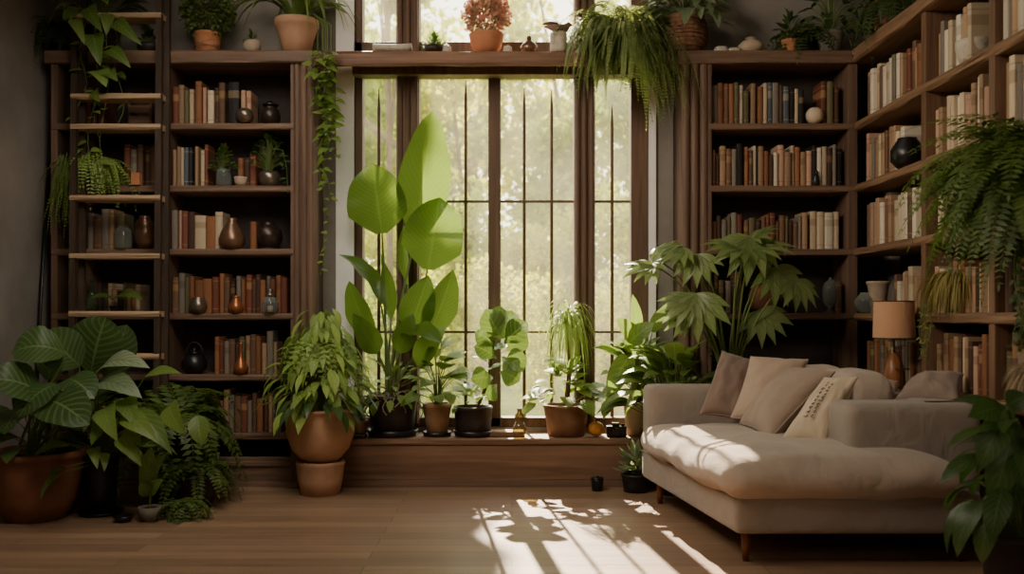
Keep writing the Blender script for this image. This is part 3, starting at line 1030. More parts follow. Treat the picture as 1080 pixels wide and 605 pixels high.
# ------------------------------------------------------------------ plants: the big banana plant on the bench
BT = .337
def on_bench(px, Y): return V(((px - 540) * Y / F, Y, BT))

r = plant('banana_plant', 'tallest plant, broad paddle leaves, in black pot on the bench left end', on_bench(414, 6.66), pot(.15, .175, .29, .004, .03), M['darkpot'], saucer=(.185, .045, M['black']))
lm, sm = MB(), MB()
c = V((0, 0, .27))
for Bp, Tp, w, Yb, Yt, N, sh, bd_ in (
        ((438, 240), (456, 117), .38, 6.62, 6.58, (.35, -1, .1), 'banana', .05),
        ((403, 246), (393, 172), .42, 6.6, 6.5, (-.1, -1, .25), 'paddle', .03),
        ((451, 284), (464, 208), .42, 6.58, 6.56, (.15, -1, .2), 'paddle', .04),
        ((402, 322), (358, 268), .22, 6.6, 6.4, (.45, -.55, .8), 'ovate', .14),
        ((391, 356), (368, 296), .20, 6.6, 6.52, (-.4, -1, .1), 'ovate', .05),
        ((432, 348), (452, 290), .25, 6.6, 6.55, (.2, -1, .2), 'ovate', .05),
        ((452, 352), (478, 284), .24, 6.68, 6.62, (.5, -1, .2), 'ovate', .08),
        ((424, 352), (466, 362), .22, 6.55, 6.35, (.1, -.6, 1), 'ovate', .16),
        ((412, 340), (402, 268), .14, 6.66, 6.66, (.7, -.7, .1), 'lance', .03),
        ((430, 300), (426, 232), .15, 6.7, 6.72, (-.8, -.6, .1), 'lance', .03),
        ((398, 372), (372, 330), .17, 6.58, 6.42, (-.2, -.8, .6), 'ovate', .12),
        ((440, 385), (470, 345), .18, 6.62, 6.5, (.2, -.8, .6), 'ovate', .12),
        ((421, 372), (436, 330), .16, 6.5, 6.42, (.1, -1, .4), 'ovate', .1)):
    pleaf(r, lm, sm, c + V((random.uniform(-.05, .05), random.uniform(-.05, .05), 0)), Bp, Tp, w, Yb, Yt, N, sh, bd_, .2, .03, 14, .009)
fin(r, lm, M['lf_banana'], sm)
lm = MB(); sm = MB()
rosette(lm, sm, c, 30, (-.02, .2), (.06, .24), (.08, .15), .45, 'ovate', (-.9, .5))
for k in range(26):
    a = random.uniform(0, 2 * PI)
    P = c + V((.12 * math.cos(a), .12 * math.sin(a), .04))
    sm.tube(hang(P, random.uniform(.08, .2), .03, 6, (.09 * math.cos(a), .09 * math.sin(a))), .004, 5, False)
lm.build('undergrowth', M['lf_bright'], r); sm.build('aerial_root', M['lf_dry'], r)

# tan pot with a broad-leaved plant
r = plant('potted_plant', 'light tan pot with leafy plant on bench, right of the tallest plant', on_bench(461, 6.64), pot(.07, .1, .23, .004, .03), M['tan'], saucer=(.105, .03, M['black']))
lm, sm = MB(), MB()
rosette(lm, sm, (0, 0, .2), 34, (.05, .42), (.02, .17), (.1, .2), .7, 'ovate', (-.6, .6), rs=.004)
fin(r, lm, M['lf_bright'], sm)
# fiddle leaf in dark pot
r = plant('fiddle_leaf_fig', 'fiddle-leaf fig with round leaf clusters in dark pot at the middle of the bench', on_bench(499, 6.64), pot(.125, .135, .21, .004, .02), M['darkpot'], saucer=(.142, .04, M['black']))
lm, sm = MB(), MB()
top = W(522, 345, 6.62) - r.location
sm.tube(bezier((.02, 0, .18), (.1, 0, .35), (.13, 0, .45), top), [.012] * 5 + [.01, .009, .008, .006], 8)
for Bp, Tp, w in (((528, 358), (512, 326), .19), ((530, 357), (540, 327), .2), ((532, 362), (557, 340), .19), ((534, 370), (556, 352), .17), ((524, 365), (501, 350), .18),
                  ((524, 378), (500, 365), .17), ((530, 385), (556, 377), .18), ((527, 392), (548, 402), .2), ((520, 398), (497, 400), .17), ((524, 405), (512, 420), .15),
                  ((530, 376), (545, 392), .15), ((522, 352), (527, 322), .15)):
    Yb = 6.62 + random.uniform(-.03, .03)
    lm.leaf(W(*Bp, Yb) - r.location, W(*Tp, Yb - random.uniform(-.02, .12)) - r.location, w, (random.uniform(-.3, .3), -1, random.uniform(.2, .8)), 'obov', .12, .1, 8, 2, .02)
for k in range(7):
    t = .1 + k * .12
    P = V((.02, 0, .18)).lerp(top, t)
    a = random.uniform(0, 6.28)
    lm.leaf(P, P + V((.14 * math.cos(a), .14 * math.sin(a), .05)), .1, (0, -.4, 1), 'obov', .1, .1, 6)
fin(r, lm, M['lf_fig'], sm, M['stem_b'])
lm = MB(); sm = MB()
rosette(lm, sm, (-.03, 0, .18), 26, (.02, .14), (.02, .13), (.05, .09), .5, 'ovate', (-.4, .8), rs=.002)
lm.build('undergrowth', M['lf_lime'], r)
# tray, gold figure vase, brown pot with grass
o = MB(); o.box(-.13, .13, -.07, .07, 0, .035); tag(o.build('wooden_tray', M['brownpot'], None, False, .006, loc=on_bench(541, 6.6) - V((.05, -.05, 0))), 'low flat reddish wooden block lying on the bench beside fig pot', 'tray')
vessel('glass_flask', 'small amber glass figure-shaped flask at the front edge of bench', 'flask', on_bench(548, 6.56), hollow([(.03, 0), (.048, .03), (.05, .06), (.034, .095), (.026, .11), (.036, .135), (.034, .155), (.018, .172), (.018, .195), (.026, .2)], .004), M['glass_a'])
r = plant('trailing_grass_plant', 'brown pot with drooping grassy tuft above broad leaves, right of flask', on_bench(597, 6.66), pot(.13, .16, .22, .004, .02), M['brownpot'])
lm, sm = MB(), MB()
topc = W(599, 345, 6.66) - r.location
sm.tube([(0, 0, .19), V((0, 0, .19)).lerp(topc, .5) + V((.02, 0, 0)), topc], [.02, .016, .012], 8)
for k in range(170):
    a = random.uniform(0, 2 * PI)
    sp = random.uniform(.08, .27)
    P = topc + V((0, 0, random.uniform(-.1, .08)))
    d = V((math.cos(a), math.sin(a), 0))
    Lg = random.uniform(.05, .42)
    hi = random.uniform(.05, .26)
    pts = [P, P + d * sp * .5 + V((0, 0, hi)), P + d * sp * .9 + V((0, 0, hi * .4)), P + d * sp * 1.05 + V((0, 0, -Lg * .5)), P + d * sp * 1.02 + V((0, 0, -Lg))]
    S = d.cross(V((0, 0, 1))) * .004
    rows = [[q - S * f_, q + S * f_] for q, f_ in zip(bezier(pts[0], pts[1], pts[2], pts[4], 7), (1, 1.2, 1.2, 1.1, 1, .8, .5, .1))]
    lm.grid(rows, [[(.3, t / 7), (.7, t / 7)] for t in range(8)])
fin(r, lm, M['lf_lime'], sm, M['stem_b'])
lm, sm = MB(), MB()
rosette(lm, sm, (0, -.02, .19), 60, (.02, .3), (.05, .24), (.09, .17), .7, 'ovate', (-.7, .5))
lm.build('broad_leaf', M['lf_bright'], r)
# gourd candle and black camera-like box
vessel('gourd', 'small round orange gourd at the bench right end', 'gourd', on_bench(629, 6.6), ball(.058, 12, .92), M['orange'], (('stalk', TM([(0, 0, .1), (.004, 0, .118), (.012, 0, .13)], [.008, .006, .005]), M['stem_b']),), wob=.06)
cam_ = thing('camera', 'small black old camera at the right end of the bench', 'camera', on_bench(650, 6.6))
b = MB(); b.box(-.07, .07, -.03, .03, 0, .075); b.build('body', M['black'], cam_, False, .006)
b = MB(); b.tube([(-.005, -.03, .038), (-.005, -.065, .038)], [.03, .027], 18); b.build('lens', M['black'], cam_, False, .002)
b = MB(); b.box(-.03, .02, -.025, .025, .075, .098); b.build('viewfinder', M['black'], cam_, False, .004)
b = MB(); b.tube([(.045, 0, .075), (.045, 0, .09)], .013, 12); b.build('dial', M['iron'], cam_, False)
# small terracotta pots at the bench left end
r = plant('small_pot', 'small terracotta pot at the bench left end behind the double pot', on_bench(379, 6.66), pot(.045, .06, .11, .005, .02), M['terra'])
lm, sm = MB(), MB(); rosette(lm, sm, (0, 0, .09), 30, (.02, .22), (.02, .1), (.05, .09), .3, 'lance', (-.4, .9), rs=.002); fin(r, lm, M['lf_lime'], sm)
o = MB(); o.box(-.06, .06, -.05, .05, 0, .022); tag(o.build('dark_dish', M['black'], None, False, .004, loc=on_bench(377, 6.54)), 'flat dark dish on the bench front edge, left end', 'dish')
# big-leaved plant in clear vase at the right end of the bench
r = plant('leafy_plant', 'broad bright leaves in a cream pot at bench right end beside sofa', on_bench(672, 6.68), pot(.075, .1, .24, .004, .02), M['cream'])
lm, sm = MB(), MB()
rosette(lm, sm, (0, 0, .2), 44, (.06, .36), (.04, .26), (.16, .28), .5, 'ovate', (-.5, .6), rs=.005, bend=.14)
for Bp, Tp, w in (((665, 372), (640, 420), .16), ((660, 365), (690, 340), .16), ((670, 360), (650, 335), .14), ((688, 350), (705, 318), .1), ((672, 352), (667, 310), .09)):
    pleaf(r, lm, sm, (0, 0, .2), Bp, Tp, w, 6.6, 6.5, (0, -1, .5), 'ovate', .1, .12, 0, 8, .005, 2)
fin(r, lm, M['lf_bright'], sm)
# floor: black cup and succulent
vessel('black_cup', 'small black lidded cup on the floor before the bench', 'cup', V(((630 - 540) * 6.36 / F, 6.36, .001)), hollow([(.038, 0), (.042, .07), (.043, .078)]), M['black'],
       (('lid', LM([(.0005, .078), (.044, .078), (.044, .088), (.01, .09), (.008, .1), (.0005, .102)]), M['black']),))
r = plant('succulent', 'small spiky succulent in black pot on floor by the sofa leg', V(((671 - 540) * 6.33 / F, 6.33, .001)), pot(.085, .1, .12, .003, .015), M['black'])
lm, sm = MB(), MB()
rosette(lm, None, (0, 0, .1), 60, (.03, .16), (.0, .06), (.08, .14), .28, 'lance', (.0, 1.2), bend=-.05)
fin(r, lm, M['lf_silver'])

# ------------------------------------------------------------------ double terracotta pot with pale drooping plant
r = thing('terracotta_pot', 'plain low terracotta pot on floor carrying the large planted pot', 'pot', (0, 0, 0))
PX, PY = (338 - 540) * 6.25 / F, 6.25
r.location = (PX, PY, .0)
m = MB(); m.lathe([(.0005, 0), (.125, 0), (.15, .1), (.158, .19), (.165, .205), (.16, .222), (.145, .222), (.14, .12), (.0005, .12)], 36); m.build('body', M['terra'], r)
r = plant('drooping_plant', 'lime drooping plant in large round terracotta pot stacked on another pot', (PX, PY, .223), [(.0005, 0), (.12, 0), (.19, .08), (.225, .18), (.228, .27), (.222, .325), (.236, .33), (.236, .35), (.21, .35), (.205, .29), (.0005, .29)], M['terra'])
lm, sm, ld = MB(), MB(), MB()
c0 = V((0, 0, .3))
for k in range(330):
    a = random.uniform(0, 2 * PI)
    el = random.uniform(-.15, 1.35)
    R = random.uniform(.16, .3)
    d = V((math.cos(a) * math.cos(el), math.sin(a) * math.cos(el), 0))
    P = c0 + d * R + V((0, 0, .1 + .66 * math.sin(el) * random.uniform(.6, 1)))
    if P.z < .28 and abs(d.length * R) < .22:
        continue
    dirv = (d * random.uniform(.35, .9) + V((0, 0, random.uniform(-1.1, -.2)))).normalized()
    l = random.uniform(.12, .22)
    tgt = ld if (P.z < .46 and random.random() < .55) else lm  # low leaves take the dark green, painting in the shade there
    tgt.leaf(P, P + dirv * l, l * random.uniform(.22, .4), d + V((0, -.1, .6)), 'lance', .12, .2, 5, 1)
    if k % 4 == 0:
        sm.tube(bezier(c0, c0 + V((0, 0, .2)), P + V((0, 0, .1)), P, 5), .003, 4, False)
for k in range(90):
    a = random.uniform(0, 2 * PI)
    d = V((math.cos(a), math.sin(a), 0))
    P = c0 + V((0, 0, .42))
    frond(lm, None, P, d * random.uniform(.5, 1) + V((0, 0, 1.0)), random.uniform(.34, .5), 2.4, .055, .35, 12)
fin(r, lm, M['lf_lime'], sm)
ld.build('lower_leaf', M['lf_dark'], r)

# ------------------------------------------------------------------ lower-left plant corner
def onf(px, Y): return V(((px - 540) * Y / F, Y, .001))

r = plant('calathea', 'large broad-leaved calathea in wide terracotta pot at left floor corner', onf(38, 5.5), [(.0005, 0), (.16, 0), (.225, .12), (.262, .3), (.268, .36), (.285, .365), (.285, .40), (.25, .40), (.245, .33), (.0005, .33)], M['terra_d'])
lm, sm = MB(), MB()
c = (0, 0, .33)
for Bp, Tp, w, Yb, Yt, N, bd_ in (
        ((68, 372), (12, 372), .30, 5.4, 5.3, (-.2, -.75, .7), .2),
        ((84, 386), (46, 350), .26, 5.5, 5.45, (-.1, -.9, .6), .12),
        ((96, 392), (112, 333), .34, 5.55, 5.5, (.15, -1, .35), .06),
        ((112, 398), (134, 342), .22, 5.65, 5.65, (.6, -.8, .2), .05),
        ((45, 418), (-14, 400), .30, 5.3, 5.1, (-.1, -.8, .8), .16),
        ((48, 424), (94, 448), .27, 5.3, 5.05, (.1, -.9, .75), .16),
        ((30, 430), (4, 458), .22, 5.3, 5.1, (-.3, -.9, .5), .14),
        ((60, 405), (20, 440), .25, 5.3, 5.1, (-.2, -.9, .6), .14),
        ((70, 400), (100, 420), .2, 5.4, 5.25, (.2, -.8, .8), .16),
        ((50, 400), (66, 352), .2, 5.65, 5.7, (.2, -1, .2), .06)):
    pleaf(r, lm, sm, V(c) + V((random.uniform(-.08, .08), random.uniform(-.08, .08), 0)), Bp, Tp, w, Yb, Yt, N, 'round', bd_, .12, .015, 12, .007)
rosette(lm, sm, c, 14, (.05, .35), (.05, .22), (.14, .22), .6, 'ovate', (-.5, .6))
fin(r, lm, M['lf_cal'], sm)

r = plant('philodendron', 'arching light-green leafy plant in tall black pot on the floor', onf(106, 5.62), pot(.085, .105, .36, .004, .03), M['black'], saucer=(.13, .02, M['black']))
lm, sm, lv = MB(), MB(), MB()
c = (0, 0, .33)
for tgt, Bp, Tp, w, Yb, Yt, N, bd_, sh in (
        (lv, (104, 392), (158, 388), .16, 5.55, 5.4, (0, -.8, 1), .2, 'ovate'),
        (lv, (100, 408), (150, 420), .17, 5.5, 5.3, (0, -.8, 1), .2, 'ovate'),
        (lm, (152, 398), (192, 394), .1, 5.6, 5.5, (0, -.7, 1), .12, 'lance'),
        (lm, (178, 428), (196, 458), .17, 5.5, 5.4, (-.4, -1, .3), .1, 'heart'),
        (lm, (208, 438), (213, 470), .12, 5.5, 5.45, (.2, -1, .3), .1, 'ovate'),
        (lm, (132, 420), (146, 452), .15, 5.4, 5.25, (.1, -1, .5), .12, 'heart'),
        (lm, (130, 440), (168, 468), .13, 5.4, 5.2, (.1, -.9, .7), .2, 'lance'),
        (lm, (142, 430), (182, 480), .13, 5.45, 5.3, (.2, -.9, .6), .16, 'lance'),
        (lm, (118, 440), (96, 470), .15, 5.4, 5.25, (-.2, -1, .4), .12, 'heart'),
        (lm, (110, 430), (124, 465), .16, 5.35, 5.2, (0, -1, .4), .14, 'heart'),
        (lm, (128, 460), (150, 492), .12, 5.35, 5.25, (.1, -1, .5), .14, 'heart')):
    pleaf(r, tgt, sm, c, Bp, Tp, w, Yb, Yt, N, sh, bd_, .15, .01, 10, .005)
rosette(lm, sm, c, 64, (-.02, .36), (.05, .34), (.12, .2), .5, 'heart', (-.9, .3), bend=.16)
fin(r, lm, M['lf_bright'], sm)
lv.build('silver_leaf', M['lf_silver'], r)

r = plant('asparagus_fern', 'big dark lacy fern spreading before the lower left bookcase shelves', onf(184, 6.0), pot(.12, .16, .5, .006, .03), M['darkpot'])
lm, sm = MB(), MB()
for k in range(64):
    a = random.uniform(0, 2 * PI)
    frond(lm, sm, (random.uniform(-.06, .06), random.uniform(-.06, .06), .46), V((math.cos(a), math.sin(a) * .7 - .25, random.uniform(.7, 2.0))), random.uniform(.42, .72), random.uniform(1.5, 2.6), .095, .42, 18)
fin(r, lm, M['lf_fern'], sm)

r = plant('floor_fern', 'bright feathery fern in dark pot on floor, right of the group', onf(206, 5.85), pot(.1, .15, .2, .006, .02), M['darkpot'])
lm, sm = MB(), MB()
for k in range(60):
    a = random.uniform(0, 2 * PI)
    frond(lm, sm, (random.uniform(-.06, .06), random.uniform(-.06, .06), .18), V((math.cos(a), math.sin(a), random.uniform(.6, 2.2))), random.uniform(.24, .4), random.uniform(1.2, 2.6), .05, .45, 14)
fin(r, lm, M['lf_fern'], sm)
r = plant('creeping_fern', 'low pale creeping fern spilling over the floor edge at left', onf(194, 5.5), pot(.07, .09, .07, .004, .015), M['darkpot'])
lm, sm = MB(), MB()
for k in range(46):
    a = random.uniform(0, 2 * PI)
    frond(lm, sm, (random.uniform(-.05, .05), random.uniform(-.05, .05), .06), V((math.cos(a), math.sin(a), random.uniform(.5, 1.6))), random.uniform(.16, .3), random.uniform(2.0, 3.0), .035, .5, 12)
fin(r, lm, M['lf_fern'], sm)
r = plant('small_potted_plant', 'tiny clay bowl with one broad-leaved seedling on floor at left', onf(158, 5.42), [(.0005, 0), (.035, 0), (.06, .04), (.066, .085), (.058, .085), (.055, .07), (.0005, .07)], M['greypot'])
lm, sm = MB(), MB()
for Bp, Tp, w, sh in (((160, 512), (150, 478), .12, 'heart'), ((160, 500), (176, 478), .1, 'heart'), ((158, 520), (172, 505), .08, 'ovate'), ((158, 522), (148, 508), .08, 'ovate'), ((158, 505), (160, 470), .1, 'ovate')):
    pleaf(r, lm, sm, (0, 0, .07), Bp, Tp, w, 5.42, 5.36, (0, -1, .4), sh, .1, .15, 0, 8, .003)
fin(r, lm, M['lf_bright'], sm)
vessel('black_dish', 'tiny black dish on the floor before the tall black pot', 'dish', onf(130, 5.4), hollow([(.03, 0), (.05, .02), (.055, .035)]), M['black'])
r = plant('rear_pot', 'brown pot with dark foliage between calathea and black pot', onf(84, 5.92), pot(.09, .12, .34, .006, .03), M['brownpot'])
lm, sm = MB(), MB(); rosette(lm, sm, (0, 0, .3), 40, (.1, .4), (.05, .22), (.12, .2), .5, 'ovate', (-.7, .5)); fin(r, lm, M['lf_dark'], sm)

# ------------------------------------------------------------------ ladder
lad = thing('ladder', 'dark timber library ladder leaning on the left bookcase', 'ladder', (0, 0, 0))
def lp(xt, xb, z):
    t = z / 3.3
    return xb + (xt - xb) * t
YBOT, YTOP = 6.02, 6.42
def ly(z): return YBOT + (YTOP - YBOT) * z / 3.3
for s_, (xt, xb) in enumerate(((-3.0, -2.84), (-2.42, -2.29))):
    for k, (dy, dx) in enumerate(((0, 0), (.085, .022))):
        m = MB()
        rows = []
        for i in range(13):
            z = 3.78 * i / 12
            x, y = lp(xt, xb, z) + dx, ly(z) + dy * (1 if z < 3.2 else 1)
            w = .02 + .003 * noise.noise(V((z * 2, s_ * 5 + k, 0)))
            rows.append([V((x - w, y - .016, z)), V((x + w, y - .016, z)), V((x + w, y + .016, z)), V((x - w, y + .016, z))])
        bb = m.grid(rows, None, True)
        m.face((3, 2, 1, 0)); m.face((48, 49, 50, 51))
        m.build('rail', M['ladder_z'], lad, False)
for row in (14, 99, 131, 206, 267, 328, 373, 430):
    z = 0
    for _ in range(6):
        z = EYE - (row - 331) * ly(z) / F
    m = MB()
    xl, xr = lp(-3.0, -2.84, z) - .015, lp(-2.42, -2.29, z) + .02
    m.plank(xl, xr, ly(z) - .03, ly(z) + .12, z - .038, z, 0, .006, .015, seed=row)
    m.build('step', M['ladder_x'], lad, False)
b = MB(); b.tube([(XL + .02, 6.66, 2.28), (XL + .04, 6.5, 1.2), (XL + .07, 6.34, .003)], .011, 8)
tag(b.build('leaning_pole', M['black'], None), 'thin black pole leaning in the left corner against the grey wall', 'pole')

# ------------------------------------------------------------------ shelf plants, left bookcase
r = plant('shelf_fern', 'light green drooping fern on second shelf left end behind the ladder', on_back(100, 1, .07), pot(.05, .07, .12, .004, .02), M['darkpot'])
lm, sm = MB(), MB()
for k in range(150):
    a = random.uniform(PI * .9, 2 * PI * 1.05)
    frond(lm, sm, (random.uniform(-.03, .03), -.02, .1), V((math.cos(a) * 1.2 - .15, math.sin(a) * .7, random.uniform(.5, 1.9))), random.uniform(.25, .5), random.uniform(1.8, 3.2), .035, .6, 18)
for k in range(40):
    P = V((random.uniform(-.17, -.02), -.16 - random.uniform(0, .1), random.uniform(.05, .2)))
    frond(lm, sm, P, V((-.1, -.1, -.6)), random.uniform(.2, .5), 1, .03, .6, 20, jit=.06)
fin(r, lm, M['lf_lime'], sm)
r = plant('jar_plant', 'rounded leafy plant in a glass jar on second left shelf', on_back(236, 1, .07), hollow([(.05, 0), (.055, .02), (.052, .1), (.045, .12)], .004), M['glass'], soil=False)
lm, sm = MB(), MB(); rosette(lm, sm, (0, 0, .07), 110, (.05, .2), (.0, .09), (.025, .045), .8, 'round', (-.4, .9), rs=.0015, nt=4); fin(r, lm, M['lf_fern'], sm)
r = plant('shelf_ivy', 'dark trailing plant in silver pot at right end of second left shelf', on_back(284, 1, .1), hollow([(.05, 0), (.075, .03), (.078, .08), (.06, .11)], .005), M['pewter'], soil=False)
lm, sm = MB(), MB()
rosette(lm, sm, (0, 0, .09), 90, (.06, .28), (.02, .13), (.03, .06), .7, 'ovate', (-.6, .8), rs=.002, nt=4)
vine(lm, sm, [V((.08, -.06, .26)), V((.12, -.1, .24)), V((.15, -.12, .12)), V((.16, -.12, -.04))], .06, .6)
fin(r, lm, M['lf_dark'], sm)
r = plant('shelf_leaf_plant', 'single big pale leaf plant on fourth shelf behind the ladder', on_back(122, 3, .02), pot(.03, .04, .05, .003, .01), M['darkpot'])
lm, sm = MB(), MB()
for a_, l in ((-.1, .24), (.5, .16), (2.6, .16), (-1.2, .14)):
    P = V((0, -.02, .09)); lm.leaf(P, P + V((math.cos(a_) * l, -.1, .0)), l * .42, (0, -.7, 1), 'ovate', .2, .15, 8, 2); sm.tube([(0, 0, .04), P], .003, 5, False)
fin(r, lm, M['lf_bright'], sm)

# ------------------------------------------------------------------ plants on the bookcase tops and beam
TZ = 3.031
def on_top(px, dy=.15):
    Y = 6.5 + dy
    return V(((px - 540) * Y / F, Y, TZ))

r = plant('pothos', 'large-leaved pothos trailing off the left bookcase top over ladder', on_top(108, .14), pot(.09, .12, .2, .005, .03), M['darkpot'])
lm, sm = MB(), MB()
rosette(lm, sm, (0, 0, .18), 60, (.05, .35), (.05, .3), (.1, .18), .62, 'heart', (-1.0, .5), rs=.004, bend=.15)
for Bp, Tp, w in (((92, 8), (108, 34), .13), ((98, 36), (106, 70), .15), ((115, 52), (138, 72), .12), ((104, 74), (112, 92), .15), ((112, 76), (124, 86), .12), ((122, 22), (150, 48), .12), ((78, 20), (90, 48), .1), ((100, 96), (106, 108), .09)):
    B_, T_ = W(*Bp, 6.3) - r.location, W(*Tp, 6.22) - r.location
    lm.leaf(B_, T_, w, (random.uniform(-.4, .4), -1, .4), 'heart', .14, .15, 8, 2)
for xs, L_ in ((100, .85), (112, 1.0), (86, .55), (124, .6), (106, .7)):
    P0 = W(xs, 40, 6.36) - r.location
    pts = hang(P0, L_, .05)
    sm.tube([(0, 0, .18), V((P0.x * .6, P0.y * .7, .26)), P0], .004, 5, False)
    vine(lm, sm, pts, .085, .75, .09)
fin(r, lm, M['lf_bright'], sm)
r = plant('fine_fern', 'dark fine-leaved fern at far left end of left bookcase top', on_top(68, .16), pot(.07, .09, .14, .004, .02), M['darkpot'])
lm, sm = MB(), MB()
for k in range(90):
    a = random.uniform(0, 2 * PI)
    frond(lm, sm, (0, 0, .12), V((math.cos(a) * .8, math.sin(a) * .8, random.uniform(.6, 2))), random.uniform(.25, .45), random.uniform(1.5, 2.8), .04, .5, 14)
fin(r, lm, M['lf_fern_d'], sm)
r = plant('boxwood', 'round bushy plant in twine-wrapped terracotta pot on left bookcase top', on_top(219, .12), pot(.082, .092, .155, .002, .02), M['terra_o'])
lm, sm = MB(), MB()
for k in range(1500):
    d = V((random.gauss(0, 1), random.gauss(0, 1), random.gauss(.2, 1))).normalized()
    P = V((0, 0, .30)) + V((d.x * .185, d.y * .16, d.z * .19)) * random.uniform(.6, 1)
    dd = (d + V((random.uniform(-.6, .6), random.uniform(-.6, .6), random.uniform(-.9, .3)))).normalized()
    lm.dleaf(P, P + dd * .032, .02, d)
for k in range(10):
    a = k * .63
    sm.tube([(0, 0, .13), (math.cos(a) * .05, math.sin(a) * .05, .22), (math.cos(a) * .12, math.sin(a) * .1, .32)], .004, 5, False)
fin(r, lm, M['lf_fern'], sm, M['stem_b'])
m = MB()
for z0, tl in ((.045, .02), (.06, -.02), (.052, .0), (.075, .03)):
    m.tube([V((.0885 * math.cos(a), .0885 * math.sin(a), z0 + tl * math.cos(a))) for a in [2 * PI * k / 24 for k in range(25)]], .003, 5, False)
m.build('twine', M['rope'], r.children[0])
r = plant('bowl_plant', 'little round clay bowl with a sprig between two terracotta pots', on_top(266, .1), [(.0005, 0), (.03, 0), (.058, .035), (.062, .07), (.05, .095), (.042, .095), (.045, .075), (.0005, .075)], M['clay'])
lm, sm = MB(), MB(); rosette(lm, sm, (0, 0, .08), 22, (.01, .06), (.01, .06), (.03, .06), .4, 'ovate', (-.2, .8), rs=.002, nt=4); fin(r, lm, M['lf_dark'], sm)
r = plant('small_shelf_plant', 'low mossy plant in dark bowl behind the ladder top', on_top(158, .1), [(.0005, 0), (.06, 0), (.085, .04), (.085, .07), (.075, .07), (.07, .05), (.0005, .05)], M['darkpot'])
lm, sm = MB(), MB(); rosette(lm, sm, (0, 0, .05), 70, (.02, .09), (.0, .09), (.03, .06), .4, 'ovate', (-.3, .9), rs=.0015, nt=3); fin(r, lm, M['lf_fern_d'], sm)
r = plant('spider_plant', 'strap-leaved plant in big terracotta pot with vine hanging beside window', on_top(313, .14), pot(.095, .148, .25, .006, .05), M['terra'])
lm, sm = MB(), MB()
for k in range(46):
    a = random.uniform(0, 2 * PI)
    d = V((math.cos(a), math.sin(a) * .8, 0))
    L_ = random.uniform(.3, .5)
    P = V((0, 0, .22)) + d * .03
    bz = bezier(P, P + d * .08 + V((0, 0, .22)), P + d * L_ * .8 + V((0, 0, .26)), P + d * L_ + V((0, 0, random.uniform(-.12, .12))), 9)
    S = d.cross(V((0, 0, 1))) * .016
    lm.grid([[q - S * f_ + V((0, 0, .005)), q, q + S * f_ + V((0, 0, .005))] for q, f_ in zip(bz, (.5, .8, 1, 1, 1, .95, .85, .65, .4, .03))], [[(.2, t / 9), (.5, t / 9), (.8, t / 9)] for t in range(10)])
fin(r, lm, M['lf_bright'], sm, name='strap_leaf')
lm, sm = MB(), MB()
for k, (px, pb, Y_) in enumerate(((340, 150, 6.42), (345, 195, 6.4), (335, 120, 6.42), (349, 165, 6.42), (343, 235, 6.44), (341, 290, 6.44))):
    P0 = W(px, 52 + k, Y_) - r.location
    P1 = W(px + random.uniform(-3, 3), pb, Y_) - r.location
    sm.tube([(0.02, 0, .22), V((.14, -.1, .27)), V((P0.x, P0.y, .15)), P0], .003, 5, False)
    pts = [P0.lerp(P1, i / 9) + V((.03 * math.sin(i * 1.3 + k), .02 * math.cos(i * 1.1 + k), 0)) for i in range(10)]
    vine(lm, sm, pts, .1 if k < 4 else .05, .75, .026 if k < 4 else .05)
lm.build('trailing_foliage', M['lf_bright'], r); sm.build('vine', M['stem'], r)

# beam plants
r = plant('cushion_plant', 'low mossy cushion plant in dark bowl on the window beam', on_beam(458, .09), [(.0005, 0), (.05, 0), (.07, .025), (.072, .05), (.06, .05), (.0005, .04)], M['darkpot'])
lm, sm = MB(), MB(); rosette(lm, sm, (0, 0, .04), 160, (.01, .09), (.0, .08), (.025, .05), .3, 'lance', (.0, 1.2), rs=.0012, nt=3); fin(r, lm, M['lf_fern'], sm)
r = plant('flowering_plant', 'pink flowering plant in round terracotta pot on the window beam', on_beam(513, .12), [(.0005, 0), (.06, 0), (.105, .05), (.118, .11), (.124, .145), (.118, .15), (.108, .15), (.105, .12), (.0005, .12)], M['terra_o'])
lm, sm, lp_ = MB(), MB(), MB()
for k in range(1500):
    d = V((random.gauss(0, 1), random.gauss(0, 1), random.gauss(.25, .9))).normalized()
    P = V((0, 0, .27)) + V((d.x * .15, d.y * .13, d.z * .15)) * random.uniform(.5, 1)
    dd = (d + V((random.uniform(-.7, .7), random.uniform(-.7, .7), random.uniform(-.4, .7)))).normalized()
    lm.dleaf(P, P + dd * .04, .022, d)
for k in range(120):
    d = V((random.gauss(0, 1), random.gauss(-.2, 1), random.gauss(.5, .8))).normalized()
    P = V((0, 0, .28)) + V((d.x * .17, d.y * .15, d.z * .17))
    for q in range(6):
        e = V((random.gauss(0, 1), random.gauss(0, 1), random.gauss(0, 1))).normalized()
        lp_.dleaf(P, P + (d * .5 + e).normalized() * .022, .02, d)
for k in range(14):
    a = k * .45
    sm.tube([(0, 0, .12), (math.cos(a) * .06, math.sin(a) * .06, .22), (math.cos(a) * .12, math.sin(a) * .1, .3)], .003, 5, False)
fin(r, lm, M['lf_dusty'], sm, M['stem_b'])
lp_.build('blossom', M['petal'], r)
for k, px in enumerate((536, 472)):
    o = MB(); o.lathe([(.0005, 0), (.03, 0), (.036, .015), (.028, .045), (.0005, .055)], 12, wob=.3)
    tag(o.build('shell', M['stone'], None, True, loc=on_beam(px, .07)), ('small pale pink shell right of the flowering pot', 'small pale shell right of the mossy cushion plant')[k], 'shell')
r = plant('boston_fern', 'large fern cascading from the beam at the window right side', on_beam(651, .14), pot(.1, .13, .17, .005, .03), M['darkpot'])
lm, sm, lw_ = MB(), MB(), MB()
